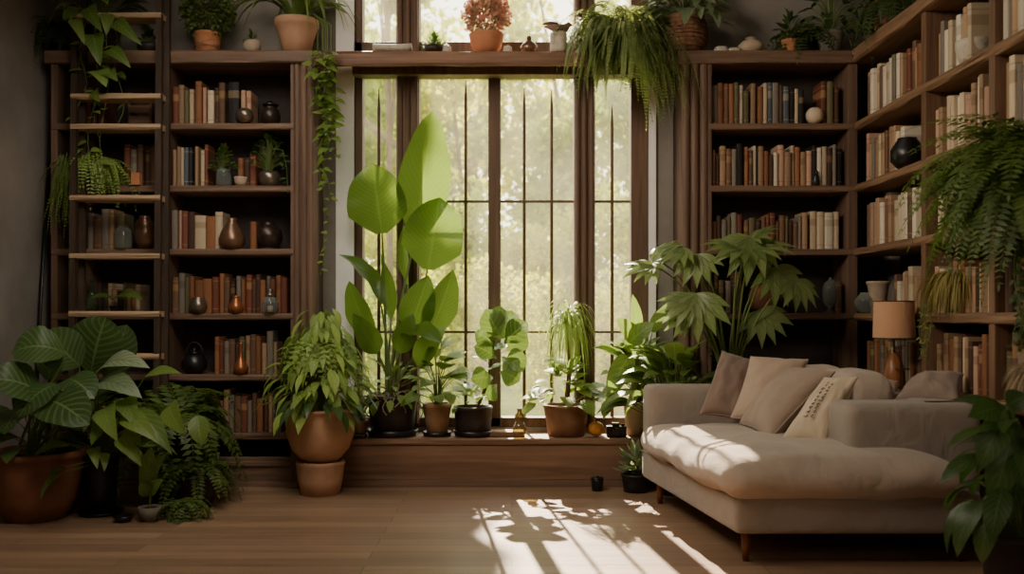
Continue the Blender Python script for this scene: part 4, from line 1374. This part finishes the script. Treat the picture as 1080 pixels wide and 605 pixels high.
for k in range(330):
    a = random.uniform(0, 2 * PI)
    out = random.uniform(.6, 1.2)
    sp = V((math.cos(a) * out, math.sin(a) * out * .7 - .2, random.uniform(.4, 1.7)))
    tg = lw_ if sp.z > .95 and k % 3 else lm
    L_ = random.uniform(.3, .5) if k % 3 else random.uniform(.5, .72)
    frond(tg, sm, (random.uniform(-.06, .06), random.uniform(-.06, .06), .15), sp, L_, random.uniform(1.8, 3.2), .034, .7, 28, jit=.06)
for k in range(110):
    a = random.uniform(PI, 2 * PI)
    P = V((math.cos(a) * random.uniform(.05, .33) + .05, -.2 - random.uniform(.0, .14), random.uniform(.0, .16)))
    L_ = random.uniform(.2, .42) if P.x < .05 else random.uniform(.3, .66)
    frond(lm, sm, P, V((math.cos(a) * .5, -.2, -.5)), L_, 1.5, .026, .8, 26, jit=.1)
fin(r, lm, M['lf_boston'], sm)
lw_.build('lit_frond', M['lf_white'], r)  # upper fronds with their sunlit highlight put into the leaf colour
# wicker pot
r = plant('wicker_pot_plant', 'broad pale-leaved plant in round wicker pot at back bookcase top', on_top(722, .14), [(.0005, 0), (.1, 0), (.145, .06), (.16, .14), (.15, .22), (.135, .26), (.14, .27), (.125, .27), (.12, .22), (.0005, .22)], M['wick'])
lm, sm = MB(), MB()
rosette(lm, sm, (0, 0, .24), 90, (-.02, .26), (.05, .3), (.12, .19), .6, 'heart', (-.9, .5), az=(PI * .95, PI * 2.05), rs=.003, bend=.15)
rosette(lm, sm, (0, 0, .24), 20, (.1, .26), (.02, .16), (.1, .15), .6, 'heart', (-.3, .9), rs=.003)
fin(r, lm, M['lf_silver'], sm)
m = MB()
for k in range(9):
    z = .02 + k * .027
    rr = .1 + .06 * math.sin(min(1, z / .14) * PI / 2) if z < .14 else .16 - (z - .14) * .2
    m.tube([V(((rr + .004 + .003 * (q % 2)) * math.cos(a), (rr + .004 + .003 * (q % 2)) * math.sin(a), z)) for q, a in enumerate([2 * PI * i / 40 for i in range(41)])], .006, 5, False)
m.build('weave', M['wick'], r.children[0])
r = plant('top_cactus', 'little terracotta pot with a sprig on the back bookcase top', on_top(833, .1), pot(.045, .055, .1, .004, .02), M['terra_o'])
lm, sm = MB(), MB(); rosette(lm, sm, (0, 0, .09), 40, (.03, .16), (.0, .07), (.05, .1), .4, 'ovate', (-.3, 1), rs=.002); fin(r, lm, M['lf_dark'], sm)
r = plant('top_planter', 'leafy plant in ribbed grey planter on back bookcase top', on_top(876, .12), pot(.07, .09, .16, .004, .03), M['greypot'])
lm, sm = MB(), MB()
rosette(lm, sm, (0, 0, .14), 80, (.02, .4), (.02, .25), (.07, .13), .5, 'ovate', (-.9, .7), rs=.003)
vine(lm, sm, [V((.05, -.1, .16)), V((.08, -.13, .1)), V((.1, -.14, .02))], .06, .8, .03)
fin(r, lm, M['lf_fern_d'], sm)
r = plant('top_bush', 'dark bushy plant left of the grey planter on bookcase top', on_top(850, .2), pot(.05, .065, .12, .004, .02), M['darkpot'])
lm, sm = MB(), MB()
for k in range(60):
    a = random.uniform(0, 2 * PI)
    frond(lm, sm, (0, 0, .1), V((math.cos(a), math.sin(a), random.uniform(.6, 2.2))), random.uniform(.25, .42), 2, .05, .5, 12)
fin(r, lm, M['lf_fern_d'], sm)
r = plant('corner_pot', 'terracotta pot with trailing fern at the corner of both bookcases', V((XS + .1, 6.1, TZ)), pot(.09, .12, .2, .006, .03), M['terra_d'])
lm, sm = MB(), MB()
for k in range(80):
    a = random.uniform(0, 2 * PI)
    frond(lm, sm, (0, 0, .17), V((math.cos(a), math.sin(a), random.uniform(.3, 1.8))), random.uniform(.25, .45), random.uniform(2, 3), .045, .5, 14)
fin(r, lm, M['lf_fern_d'], sm)

# ------------------------------------------------------------------ tall lobed plant behind the sofa
def palm_leaf(lm, C, d, N, size, n=7, spread=2.3, w=.27):
    C, d, N = V(C), V(d).normalized(), V(N).normalized()
    N = (N - d * N.dot(d)).normalized()
    for i in range(n):
        a = -spread / 2 + spread * i / (n - 1)
        q = Matrix.Rotation(a, 3, N) @ d
        l = size * (.55 + .45 * math.cos(a * .75)) * random.uniform(.9, 1.05)
        lm.leaf(C - d * size * .06, C + q * l - N * (.1 * size), l * w, N, 'lance', .1, .16, 7, 2)


r = plant('lobed_plant', 'tall plant with hand-shaped lobed leaves behind the sofa far corner', (W(770, 400, 6.22).x, 6.22, .001), pot(.13, .17, .34, .006, .04), M['terra_d'])
lm, sm = MB(), MB()
for Cp, Dp, N, size, Y_ in (
        ((792, 252), (790, 275), (0, -.8, .7), .36, 6.05),
        ((796, 262), (840, 258), (0, -.5, 1), .3, 6.02),
        ((780, 262), (750, 262), (-.1, -.6, 1), .3, 6.02),
        ((796, 250), (820, 240), (0, -.5, 1), .2, 6.05),
        ((735, 312), (736, 350), (-.2, -1, .4), .34, 5.95),
        ((728, 318), (690, 345), (-.3, -.9, .6), .26, 5.95),
        ((815, 285), (830, 315), (.2, -.9, .6), .32, 6.05),
        ((838, 298), (850, 322), (.3, -.9, .5), .26, 6.05),
        ((812, 282), (795, 262), (.1, -.6, .8), .2, 6.1),
        ((736, 270), (735, 300), (-.2, -1, .4), .26, 6.1),
        ((720, 262), (700, 275), (-.4, -.8, .7), .22, 6.1),
        ((688, 282), (652, 292), (-.2, -.7, .9), .24, 6.1),
        ((690, 275), (720, 255), (-.1, -.6, .9), .24, 6.15),
        ((722, 335), (690, 338), (-.3, -.9, .5), .22, 6.0),
        ((800, 330), (815, 355), (.1, -1, .3), .3, 6.2)):
    C_ = W(*Cp, Y_) - r.location
    D_ = W(*Dp, Y_ - .06) - r.location
    palm_leaf(lm, C_, D_ - C_, N, size * .88, 7, 2.5, .31)
    s0 = V((random.uniform(-.04, .04), 0, .3))
    sm.tube(bezier(s0, s0 + V((0, 0, (C_.z - .3) * .6)), V((C_.x * .7, C_.y * .7, C_.z + .02)), C_, 9), [.011, .011, .01, .009, .008, .007, .006, .005, .005, .004], 7, False)
fin(r, lm, M['lf_lobed'], sm)
lm, sm = MB(), MB()
for k in range(48):
    a = random.uniform(0, 2 * PI)
    frond(lm, sm, (random.uniform(-.1, .2), 0, .34), V((math.cos(a) * .9 + .3, math.sin(a) * .6 - .2, random.uniform(1.0, 2.6))), random.uniform(.5, .8), random.uniform(1.2, 2.2), .09, .45, 16)
lm.build('dark_frond', M['lf_fern_d'], r); sm.build('frond_stem', M['stem'], r)
r = plant('peace_lily', 'broad glossy leaves massed behind the sofa arm, left of pillows', (W(712, 400, 6.26).x, 6.26, .001), pot(.11, .14, .36, .006, .03), M['darkpot'])
lm, sm = MB(), MB()
rosette(lm, sm, (0, 0, .3), 70, (.28, .62), (.06, .32), (.16, .27), .5, 'ovate', (-.6, .5), rs=.005, bend=.14)
fin(r, lm, M['lf_bright'], sm)

# ------------------------------------------------------------------ plants on the right wall bookcase
r = plant('cascading_fern', 'big green fern cascading off the right wall bookcase, near bay', V((XS + .1, 4.36, SH[2] + .001)), pot(.1, .13, .2, .005, .03), M['darkpot'])
lm, sm = MB(), MB()
for k in range(120):
    a = random.uniform(PI * .55, PI * 1.5)
    frond(lm, sm, (random.uniform(-.06, .04), random.uniform(-.08, .08), .18), V((math.cos(a), math.sin(a) * .95, random.uniform(.0, 1.5))), random.uniform(.45, .8), random.uniform(.9, 2.0), .095, .3, 26, jit=.015)
fin(r, lm, M['lf_fern'], sm)
lm, sm = MB(), MB()
for k in range(26):
    P = V((-.15 + random.uniform(-.04, .03), random.uniform(-.42, .0), random.uniform(.0, .15)))
    sm.tube([(0, 0, .18), V((-.06, P.y * .6, .24)), P], .003, 4, False)
    vine(lm, sm, hang(P, random.uniform(.35, .75), .03), .035, .7, .018)
lm.build('trailing_foliage', M['lf_fern_d'], r); sm.build('vine', M['stem'], r)
r = plant('moss_plant', 'straw-coloured trailing moss plant on fourth shelf by the lamp', V((XS + .07, YS(1000), SH[3] + .001)), pot(.06, .085, .15, .005, .02), M['darkpot'])
lm, sm = MB(), MB()
for k in range(420):
    a = random.uniform(PI * .5, PI * 1.5) if k % 5 else random.uniform(0, 2 * PI)
    d = V((math.cos(a), math.sin(a) * 1.1 + .25, 0))
    P = V((0, 0, .13)) + V((random.uniform(-.03, .03), random.uniform(-.05, .05), random.uniform(0, .06)))
    sp = random.uniform(.08, .2)
    Lg = random.uniform(.05, .2)
    bz = bezier(P, P + d * sp * .5 + V((0, 0, .07)), P + d * sp * .9 + V((0, 0, .05)), P + d * sp + V((0, 0, -Lg)), 6)
    S = d.cross(V((0, 0, 1))) * .004
    lm.grid([[q - S * f_, q + S * f_] for q, f_ in zip(bz, (1, 1, 1, .9, .8, .6, .1))], [[(.3, t / 6), (.7, t / 6)] for t in range(7)])
for k in range(8):
    P = V((-.13 - random.uniform(0, .04), random.uniform(.0, .16), .05))
    vine(lm, sm, hang(P, random.uniform(.15, .36), .03), .025, .5, .02)
fin(r, lm, M['lf_moss'], sm)
# near right, by the frame edge
r = plant('dark_leaf_plant', 'dark drooping leaves at the right edge beside the sofa end', V((2.06, 3.78, .001)), pot(.12, .16, .32, .006, .03), M['darkpot'])
lm, sm = MB(), MB()
rosette(lm, sm, (0, 0, .3), 26, (.1, .5), (.05, .2), (.16, .26), .42, 'ovate', (-1.2, .1), az=(PI * .4, PI * 1.6), rs=.005, bend=.14)
for Bp, Tp, w in (((1072, 440), (1042, 545), .14), ((1060, 432), (1030, 500), .12), ((1078, 470), (1066, 550), .12), ((1052, 430), (1020, 440), .11), ((1062, 428), (1085, 415), .1)):
    pleaf(r, lm, sm, (0, 0, .3), Bp, Tp, w, 3.75, 3.7, (-.3, -.9, .4), 'lance', .1, .14, .01, 8, .005, 2)
fin(r, lm, M['lf_dark'], sm)
r = plant('dried_grass', 'tuft of pale dried grass at the right edge above the dark plant', V((XS + .06, 4.22, SH[4] + .001)), pot(.05, .06, .1, .004, .02), M['darkpot'])
lm, sm = MB(), MB()
for k in range(160):
    a = random.uniform(PI * .5, PI * 1.5)
    frondd = V((math.cos(a), math.sin(a), random.uniform(.6, 1.6)))
    P = V((0, 0, .09))
    d = V((math.cos(a), math.sin(a), 0))
    bz = bezier(P, P + d * .06 + V((0, 0, .12)), P + d * .14 + V((0, 0, .13)), P + d * .2 + V((0, 0, random.uniform(-.1, .08))), 6)
    S = d.cross(V((0, 0, 1))) * .004
    lm.grid([[q - S * f_, q + S * f_] for q, f_ in zip(bz, (1, 1, 1, 1, 1, .8, .2))], [[(.3, t / 6), (.7, t / 6)] for t in range(7)])
fin(r, lm, M['lf_dry'])

# ------------------------------------------------------------------ sofa
SB = V((1.064, 4.44, 0))
SE = V((-.144, .9896, 0))
def S_(s, t, z): return V((SB.x + SE.x * s + t, SB.y + SE.y * s, z))


def softbox(s0, s1, t0, t1, z0, z1, r=.05, bulge=.0, wr=.0, nn=(28, 20, 8), seed=0, side=0.0):
    hs, ht, hz = (s1 - s0) / 2, (t1 - t0) / 2, (z1 - z0) / 2
    cs, ct, cz = (s0 + s1) / 2, (t0 + t1) / 2, (z0 + z1) / 2
    r = min(r, hs * .98, ht * .98, hz * .98)
    m = MB()
    def mp(p):
        q = V((max(-hs + r, min(hs - r, p.x)), max(-ht + r, min(ht - r, p.y)), max(-hz + r, min(hz - r, p.z))))
        d = p - q
        if d.length > 1e-9:
            p = q + d.normalized() * r
        u, v, w = p.x / hs, p.y / ht, p.z / hz
        p = p.copy()
        if bulge:
            p.z += (bulge if p.z > 0 else -bulge * .25) * (1 - u ** 4) * (1 - v ** 4)
        if side:
            k = 1 - w * w
            p.x += side * k * u * abs(u)
            p.y += side * k * v * abs(v)
        if wr:
            P = V((p.x * 5 + seed, p.y * 5, p.z * 5))
            p += V((noise.noise(P), noise.noise(P + V((9, 3, 1))), noise.noise(P * V((1, 1, 1)).x + V((4, 7, 2))) * 1.2)) * wr
        return S_(cs + p.x, ct + p.y, cz + p.z)
    n = nn
    for ax in range(3):
        a, c = [(1, 2), (2, 0), (0, 1)][ax]
        h = (hs, ht, hz)
        for sg in (-1, 1):
            rows = []
            for i in range(n[a] + 1):
                row = []
                for j in range(n[c] + 1):
                    p = [0, 0, 0]
                    p[ax] = sg * h[ax]
                    p[a] = h[a] * (-1 + 2 * i / n[a]) if True else 0
                    p[c] = h[c] * (-1 + 2 * j / n[c])
                    # denser near the rounded edges
                    for q in (a, c):
                        u = p[q] / h[q]
                        p[q] = h[q] * math.sin(u * PI / 2) if h[q] > .2 else p[q]
                    row.append(mp(V(p)))
                rows.append(row)
            if sg > 0:
                rows = [list(reversed(q)) for q in rows]
            m.grid(rows)
    return m


def weld(o):
    md = o.modifiers.new('weld', 'WELD')
    md.merge_threshold = .0008
    return o


sofa = thing('sofa', 'long greige upholstered sofa with thick seat cushion along right side', 'sofa', (0, 0, 0))
weld(softbox(0, 1.6, 0, 1.24, .153, .335, .025).build('base', M['sofa'], sofa))
weld(softbox(.3, 1.6, 1.04, 1.25, .2, .765, .05, nn=(20, 10, 12)).build('back_frame', M['sofa'], sofa))
weld(softbox(1.42, 1.6, .0, 1.2, .25, .755, .045, nn=(10, 20, 14)).build('far_arm', M['sofa'], sofa))
weld(softbox(.2, .46,   .64, 1.31, .25, .757, .05, nn=(10, 16, 14)).build('near_arm', M['sofa'], sofa))
weld(softbox(.205, .4, 1.0, 1.308, .16, .757, .04, nn=(10, 10, 14)).build('side_panel', M['sofa'], sofa))
weld(softbox(-.05, 1.43, -.055, 1.06, .32, .505, .085, .05, .014, (60, 46, 12), 3, .02).build('seat_cushion', M['sofa_l'], sofa))
for k, (a, c) in enumerate(((.5, .95), (.96, 1.41))):
    weld(softbox(a, c, .78, 1.06, .46, .865, .09, .03, .012, (20, 14, 16), 8 + k).build('back_cushion', M['sofa_l'], sofa))
# seam lines
for s0, s1, t0 in ((0, 1.6, -.002),):
    b = MB(); b.tube([S_(s0, t0, .325), S_((s0 + s1) / 2, t0, .325), S_(s1, t0, .325)], .004, 6); b.build('piping', M['sofa'], sofa)
for s, t in ((.11, .09), (1.5, .09), (.11, 1.13), (1.5, 1.13)):
    b = MB(); P = S_(s, t, 0); b.tube([P + V((.0, 0, .0)), P + V((0, 0, .16))], [.016, .026], 16); b.build('leg', M['leg'], sofa)


def pillow(label, A, B, C, D, th, mat, seed=0, name='pillow', n=26, wr=.018, group='loose pillows on the sofa'):
    """corners: bottom-left, bottom-right, top-right, top-left as seen; puffed both sides with pinched corners"""
    A, B, C, D = V(A), V(B), V(C), V(D)
    c = (A + B + C + D) / 4
    base = V((c.x, c.y, min(q.z for q in (A, B, C, D))))
    Nn = (B - A).cross(D - A).normalized()
    r = thing(name, label, 'pillow', base, group)
    m = MB()
    edge = []
    for sg in (1, -1):
        rows = []
        for i in range(n + 1):
            row = []
            for j in range(n + 1):
                u, v = math.sin((-1 + 2 * j / n) * PI / 2), math.sin((-1 + 2 * i / n) * PI / 2)
                # edges bow inwards between the corners
                uu = u * (1 - .07 * (1 - v * v) * abs(u))
                vv = v * (1 - .07 * (1 - u * u) * abs(v))
                a, b_ = (uu + 1) / 2, (vv + 1) / 2
                p = A * (1 - a) * (1 - b_) + B * a * (1 - b_) + C * a * b_ + D * (1 - a) * b_
                h = max(0, (1 - u * u) * (1 - v * v)) ** .42
                w = noise.noise(V((u * 2.3 + seed, v * 2.3, sg * 3))) * .8 + noise.noise(V((u * 5 + seed, v * 4.2 + u * 2, 1))) * .5
                p = p + Nn * (sg * (th / 2 * h) + wr * w * min(1, h * 1.3))
                row.append(p - base)
            rows.append(row)
        if sg > 0:
            edge = [rows[0][j] for j in range(n + 1)] + [rows[i][n] for i in range(1, n + 1)] + [rows[n][j] for j in range(n - 1, -1, -1)] + [rows[i][0] for i in range(n - 1, -1, -1)]
        m.grid(rows if sg > 0 else [list(reversed(q)) for q in rows])
    cv = weld(m.build('cover', mat, r))
    b = MB(); b.tube(edge, .0045, 6, False); b.build('seam', mat, cv)
    return cv, Nn, base


SZ = .555
pillow('dark taupe crumpled pillow leaning on the far sofa arm', W(738, 437, 5.55), W(781, 442, 5.45), W(800, 381, 5.72), W(762, 370, 5.78), .19, M['pil_taupe'], 1, wr=.03)
pillow('plain beige pillow behind the large greige pillow, next to the taupe one', W(771, 440, 5.4), W(832, 452, 5.25), W(852, 379, 5.58), W(792, 376, 5.66), .18, M['pil_light'], 4)
pillow('large greige pillow in front, its left half in sunlight', W(780, 446, 5.38), W(812, 463, 5.0), W(880, 392, 5.16), W(836, 388, 5.5), .2, M['pil_mid'], 9)
pil, Nn, base = pillow('small cream pillow with faint dark lettering, front of the group', W(822, 466, 4.97), W(870, 469, 4.84), W(907, 397, 4.98), W(870, 398, 5.1), .15, M['pil_cream'], 13)
pillow('soft greige pillow squashed behind the near sofa arm', W(878, 462, 5.14), W(950, 450, 5.06), W(946, 402, 5.3), W(886, 392, 5.42), .16, M['pil_light'], 17)
pillow('grey-brown pillow lying on top of the near sofa arm', W(944, 421, 4.92), W(1012, 424, 4.74), W(1016, 394, 4.94), W(962, 399, 5.08), .15, M['pil_dark'], 21)
# faint stitched lettering on the cream pillow: loose loops along its upper half
A, B, C, D = W(822, 466, 4.97) - base, W(870, 469, 4.84) - base, W(907, 397, 4.98) - base, W(870, 398, 5.1) - base
def pillpt(u, v, off=.0):
    a, b_ = (u + 1) / 2, (v + 1) / 2
    p = A * (1 - a) * (1 - b_) + B * a * (1 - b_) + C * a * b_ + D * (1 - a) * b_
    h = max(0, (1 - u * u) * (1 - v * v)) ** .42
    return p + Nn * (.15 / 2 * h + .0075 + off)


m = MB()
rl = random.Random(5)
for line in range(2):
    u0 = -.15 + line * .28
    v = -.45
    while v < .6:
        hgt = rl.uniform(.07, .15)
        kind = rl.randrange(4)
        if kind == 0:
            path = [(u0, v), (u0 - hgt, v + .02), (u0, v + .05)]
        elif kind == 1:
            path = [(u0 - hgt * .5 + hgt * .5 * math.cos(q * PI / 4), v + .03 + .03 * math.sin(q * PI / 4)) for q in range(8)]
        elif kind == 2:
            path = [(u0 - hgt * 1.4, v + .02), (u0, v + .02), (u0 - .02, v + .06)]
        else:
            path = [(u0, v), (u0 - hgt * .6, v + .01), (u0 - hgt * .6, v + .05), (u0, v + .055)]
        m.tube([pillpt(a, c) for a, c in path], .0022, 5)
        v += rl.uniform(.085, .13)
m.build('stitched_lettering', M['ink'], pil)['label'] = 'faint dark stitched lettering'

# ------------------------------------------------------------------ lamp on a slim pedestal behind the sofa
LX, LY = 2.235, 5.47
ped = thing('pedestal_table', 'slim dark pedestal table behind the sofa under the lamp', 'table', (LX, LY, 0))
b = MB(); b.lathe([(.0005, 0), (.085, 0), (.085, .015), (.03, .03), (.0005, .032)], 24); b.build('foot', M['black'], ped)
b = MB(); b.tube([(0, 0, .03), (0, 0, .74)], .018, 12); b.build('column', M['black'], ped)
b = MB(); b.lathe([(.0005, .74), (.095, .74), (.098, .75), (.095, .762), (.0005, .762)], 28); b.build('table_top', M['wood_x'], ped)
lamp = thing('table_lamp', 'table lamp with tan drum shade and wooden base behind the sofa', 'lamp', (LX, LY, .763))
b = MB(); b.lathe([(.0005, 0), (.06, 0), (.065, .02), (.062, .09), (.045, .16), (.02, .2), (.012, .21), (.0005, .21)], 24); b.build('base', M['lampwood'], lamp)
b = MB(); b.tube([(0, 0, .2), (0, 0, .48)], .006, 10); b.build('stem', M['pewter'], lamp)
b = MB()
for sg in (0, 1):
    rr = .003 * sg
    b.lathe([(.118 - rr, .295), (.112 - rr, .512)], 40)
b.f = [f for f in b.f if len(f) == 4]; b.uv = b.uv[:len(b.f)]; b.mi = b.mi[:len(b.f)]
shd = b.build('lamp_shade', M['shade'], lamp)
b = MB()
for z_, r_ in ((.297, .118), (.511, .112)):
    b.tube([V((r_ * math.cos(a), r_ * math.sin(a), z_)) for a in [2 * PI * k / 40 for k in range(41)]], .003, 6, False)
for k in range(3):
    a = k * 2 * PI / 3
    b.tube([(0, 0, .48), (.112 * math.cos(a), .112 * math.sin(a), .505)], .002, 5)
b.build('shade_ring', M['iron'], shd)
b = MB(); b.lathe([(.008, .38), (.012, .39), (.028, .43), (.026, .46), (.0005, .475)], 16); b.build('bulb', M['cream'], lamp)
st = thing('candle_stand', 'thin black wire candle stand right of the lamp on its table', 'candle holder', (LX + .02, LY - .075, .763))
b = MB()
for dx in (-.012, .012):
    b.tube([(dx, 0, 0), (dx, 0, .4)], .0025, 6)
b.build('rod', M['iron'], st)
b = MB(); b.tube([V((.038 * math.cos(a), .0 + .03 * math.sin(a), .12)) for a in [2 * PI * k / 24 for k in range(25)]], .003, 6, False); b.build('ring', M['iron'], st)
b = MB(); b.lathe([(.0005, 0), (.018, 0), (.018, .005), (.0005, .006)], 14); b.build('foot', M['iron'], st)

# ------------------------------------------------------------------ outdoors: lawn, trees and shrubs
b = MB(); b.box(-45, 45, 7.06, 90, -.5, -.3); struct('lawn', b, M['lawn'])


def tree(name, label, x, y, h, rad, cz, mat, n, ls, seed, branch=None, cat='tree', group='trees beyond the window', squash=.9, tk=1.0):
    rnd = random.Random(seed)
    r = thing(name, label, cat, (x, y, -.3), group)
    sm, lm = MB(), MB()
    cz0 = cz
    sm.tube([(0, 0, 0), (rnd.uniform(-.2, .2), 0, cz0 * .5), (rnd.uniform(-.3, .3), 0, cz0)], [h * .022 * tk, h * .017 * tk, h * .012 * tk], 8)
    clumps = []
    for k in range(26):
        d = V((rnd.gauss(0, 1), rnd.gauss(0, 1), rnd.gauss(0, 1))).normalized() * rnd.uniform(.35, .95)
        cc = V((d.x * rad, d.y * rad * .7, cz0 + d.z * (h - cz0) * squash))
        clumps.append((cc, rnd.uniform(.28, .5) * rad * .75))
        if k < 10:
            sm.tube([(0, 0, cz0 * .55), V((cc.x * .4, cc.y * .4, (cz0 * .6 + cc.z) / 2)), cc], [h * .008 * tk, h * .005 * tk, h * .002 * tk], 6, False)
    for k in range(int(n * .62)):
        cc, cr = clumps[rnd.randrange(len(clumps))]
        d = V((rnd.gauss(0, 1), rnd.gauss(0, 1), rnd.gauss(0, 1))).normalized() * cr * rnd.random() ** .4
        P = cc + d
        if P.z < .1:
            continue
        e = V((rnd.gauss(0, 1), rnd.gauss(0, 1), rnd.gauss(-.3, 1))).normalized()
        l = ls * rnd.uniform(.6, 1.4)
        lm.dleaf(P, P + e * l, l * .7, V((rnd.gauss(0, 1), rnd.gauss(0, 1), rnd.gauss(0, 1))).normalized())
    if branch:
        for pts, rr in branch:
            sm.tube([V(p) - r.location for p in pts], rr, 7)
    sm.build('trunk', M['trunk'], r)
    lm.build('crown', mat, r)
    return r


tree('tree', 'hazy tree with a bare slanting branch, seen in the left window panes', -4.6, 24, 11.5, 3.4, 6.4, M['out_b'], 9000, .25, 1,
     branch=[([W(375, 118, 20), W(398, 140, 20), W(418, 154, 20)], [.05, .07, .09])])
tree('tree', 'yellow-green tree seen between the tallest plant and the middle mullion', -1.4, 27, 13, 3.8, 7.2, M['out_a'], 10000, .27, 2)
tree('tree', 'pale green tree filling the pane right of the middle mullion', 1.6, 25, 12, 3.2, 6.4, M['out_b'], 9500, .26, 3)
tree('tree', 'deeper green tree seen in the right window panes', 3.9, 22, 9.6, 2.6, 5.2, M['out_c'], 8000, .23, 4)
tree('tree', 'far tall tree rising into the right upper window', 5.4, 34, 13.5, 4.0, 8.5, M['out_b'], 8500, .34, 5)
tree('tree', 'far tall tree rising behind the left upper window', -4.6, 36, 13.0, 4.4, 8.0, M['out_c'], 8500, .36, 6)
tree('tree', 'slender tree whose thin trunk rises behind the tallest plant', -1.95, 15, 9.3, .8, 7.5, M['out_c'], 13500, .18, 9, squash=.85, tk=.3)  # added to block the sun on the left; crown is out of view
for k, (x, y, h, rad, mat, lab) in enumerate((
        (-2.3, 17.5, 3.6, 1.5, 'out_a', 'tall bush outside seen low in the left window panes'),
        (-.7, 19.0, 4.4, 1.6, 'out_b', 'tall bush outside left of the middle mullion'),
        (1.0, 18.0, 4.0, 1.5, 'out_a', 'tall bush outside right of the middle mullion'),
        (2.7, 18.5, 4.3, 1.6, 'out_b', 'tall bush outside behind the right window panes'),
        (-2.6, 13.0, 1.9, 1.2, 'out_b', 'low shrub outside behind the tallest plant'),
        (-.5, 14.5, 2.3, 1.3, 'out_a', 'yellow shrub outside behind the fiddle-leaf fig'),
        (1.1, 13.2, 1.9, 1.2, 'out_a', 'bright shrub outside behind the drooping grass plant'),
        (2.5, 14.0, 2.4, 1.4, 'out_c', 'green shrub outside low in the right window panes'))):
    tree('shrub', lab, x, y, h + .3, rad, h * .5, M[mat], 6500 if h < 3 else 9500, .1 if h < 3 else .14, 20 + k, cat='shrub', group='shrubs beyond the window', squash=.95)

# keep the foliage on the room side of the walls
bpy.context.view_layer.update()
for root in [o for o in COL.objects if o.get('category') == 'plant']:
    for ch in [q for q in root.children if q.name.split('.')[0] != 'pot']:
        off = root.location
        for v in ch.data.vertices:
            p = v.co + off
            if p.y > 6.835:
                v.co.y = 6.835 - off.y - .002 * random.random()
            if p.x < XL + .012:
                v.co.x = XL + .012 - off.x + .002 * random.random()
            if root.name in ('peace_lily', 'lobed_plant', 'leafy_plant') and p.x > .78 and p.z < .93 and p.y < 6.06:
                v.co.y = 6.06 - off.y + .03 * random.random()
            if p.z < .002:
                v.co.z = .002 - off.z
# ------------------------------------------------------------------ light
w = bpy.data.worlds.new('world')
scene.world = w
w.use_nodes = True
nt = w.node_tree
nt.nodes.clear()
tc = nt.nodes.new('ShaderNodeTexCoord')
sp = nt.nodes.new('ShaderNodeSeparateXYZ')
nt.links.new(tc.outputs['Generated'], sp.inputs[0])
rp = nt.nodes.new('ShaderNodeValToRGB')
rp.color_ramp.elements[0].position = .0
rp.color_ramp.elements[0].color = (1.0, .90, .64, 1)
rp.color_ramp.elements[1].position = .7
rp.color_ramp.elements[1].color = (.95, .93, .86, 1)
nt.links.new(sp.outputs[2], rp.inputs[0])
bg = nt.nodes.new('ShaderNodeBackground')
bg.inputs[1].default_value = 4.4
nt.links.new(rp.outputs[0], bg.inputs[0])
wo = nt.nodes.new('ShaderNodeOutputWorld')
nt.links.new(bg.outputs[0], wo.inputs[0])


def light(name, kind, loc, target=None, **kw):
    d = bpy.data.lights.new(name, kind)
    for k, v in kw.items():
        setattr(d, k, v)
    o = bpy.data.objects.new(name, d)
    COL.objects.link(o)
    o.location = loc
    if target is not None:
        o.rotation_euler = (V(target) - V(loc)).to_track_quat('-Z', 'Y').to_euler()
    return o


light('sun', 'SUN', (-2, 20, 12), V((-2, 20, 12)) + V((.122, -1, -.73)), energy=24.0, color=(1.0, .83, .6), angle=.012)
pt_ = light('window_portal', 'AREA', (-.08, 7.08, 2.16), (-.08, 0, 2.16), shape='RECTANGLE', size=2.2, size_y=3.65, energy=0)
pt_.data.cycles.is_portal = True
light('room_fill', 'AREA', (.6, -1.3, 3.2), (.2, 6, 1.2), shape='RECTANGLE', size=3.2, size_y=1.6, energy=17, color=(1.0, .87, .72))
light('ceiling_spot', 'SPOT', (-1.9, 2.6, 3.6), (2.0, 6.4, 1.75), energy=300, color=(1.0, .84, .66), spot_size=math.radians(74), spot_blend=1.0, shadow_soft_size=.45)  # added spot, brightens the right and back bookcases
light('ceiling_spot', 'SPOT', (-.6, 3.2, 3.7), (-2.5, 6.2, .9), energy=150, color=(1.0, .9, .76), spot_size=math.radians(70), spot_blend=1.0, shadow_soft_size=.45)  # added spot, brightens the plants in the left corner
light('ceiling_skylight', 'AREA', (-1.3, 4.3, 4.0), (1.1, 5.3, .2), shape='RECTANGLE', size=2.6, size_y=1.6, energy=70, color=(1.0, .89, .74))  # added soft fill from above, lights the sofa top and shelf fronts

# ------------------------------------------------------------------ camera
cam = bpy.data.cameras.new('camera')
co = bpy.data.objects.new('view_camera', cam)
COL.objects.link(co)
co.location = (0, 0, EYE)
co.rotation_euler = (PI / 2, 0, 0)
cam.sensor_width = 36
cam.lens = F / 1080 * 36
cam.shift_y = 28.5 / 1080
cam.dof.use_dof = True
cam.dof.focus_distance = 6.0
cam.dof.aperture_fstop = 1.6
scene.camera = co
cy = scene.cycles
cy.use_denoising = True
cy.max_bounces = 8
cy.diffuse_bounces = 5
cy.transparent_max_bounces = 12
cy.sample_clamp_indirect = 6.0
scene.view_settings.view_transform = 'AgX'
scene.view_settings.look = 'AgX - Base Contrast'
scene.view_settings.exposure = 0.25
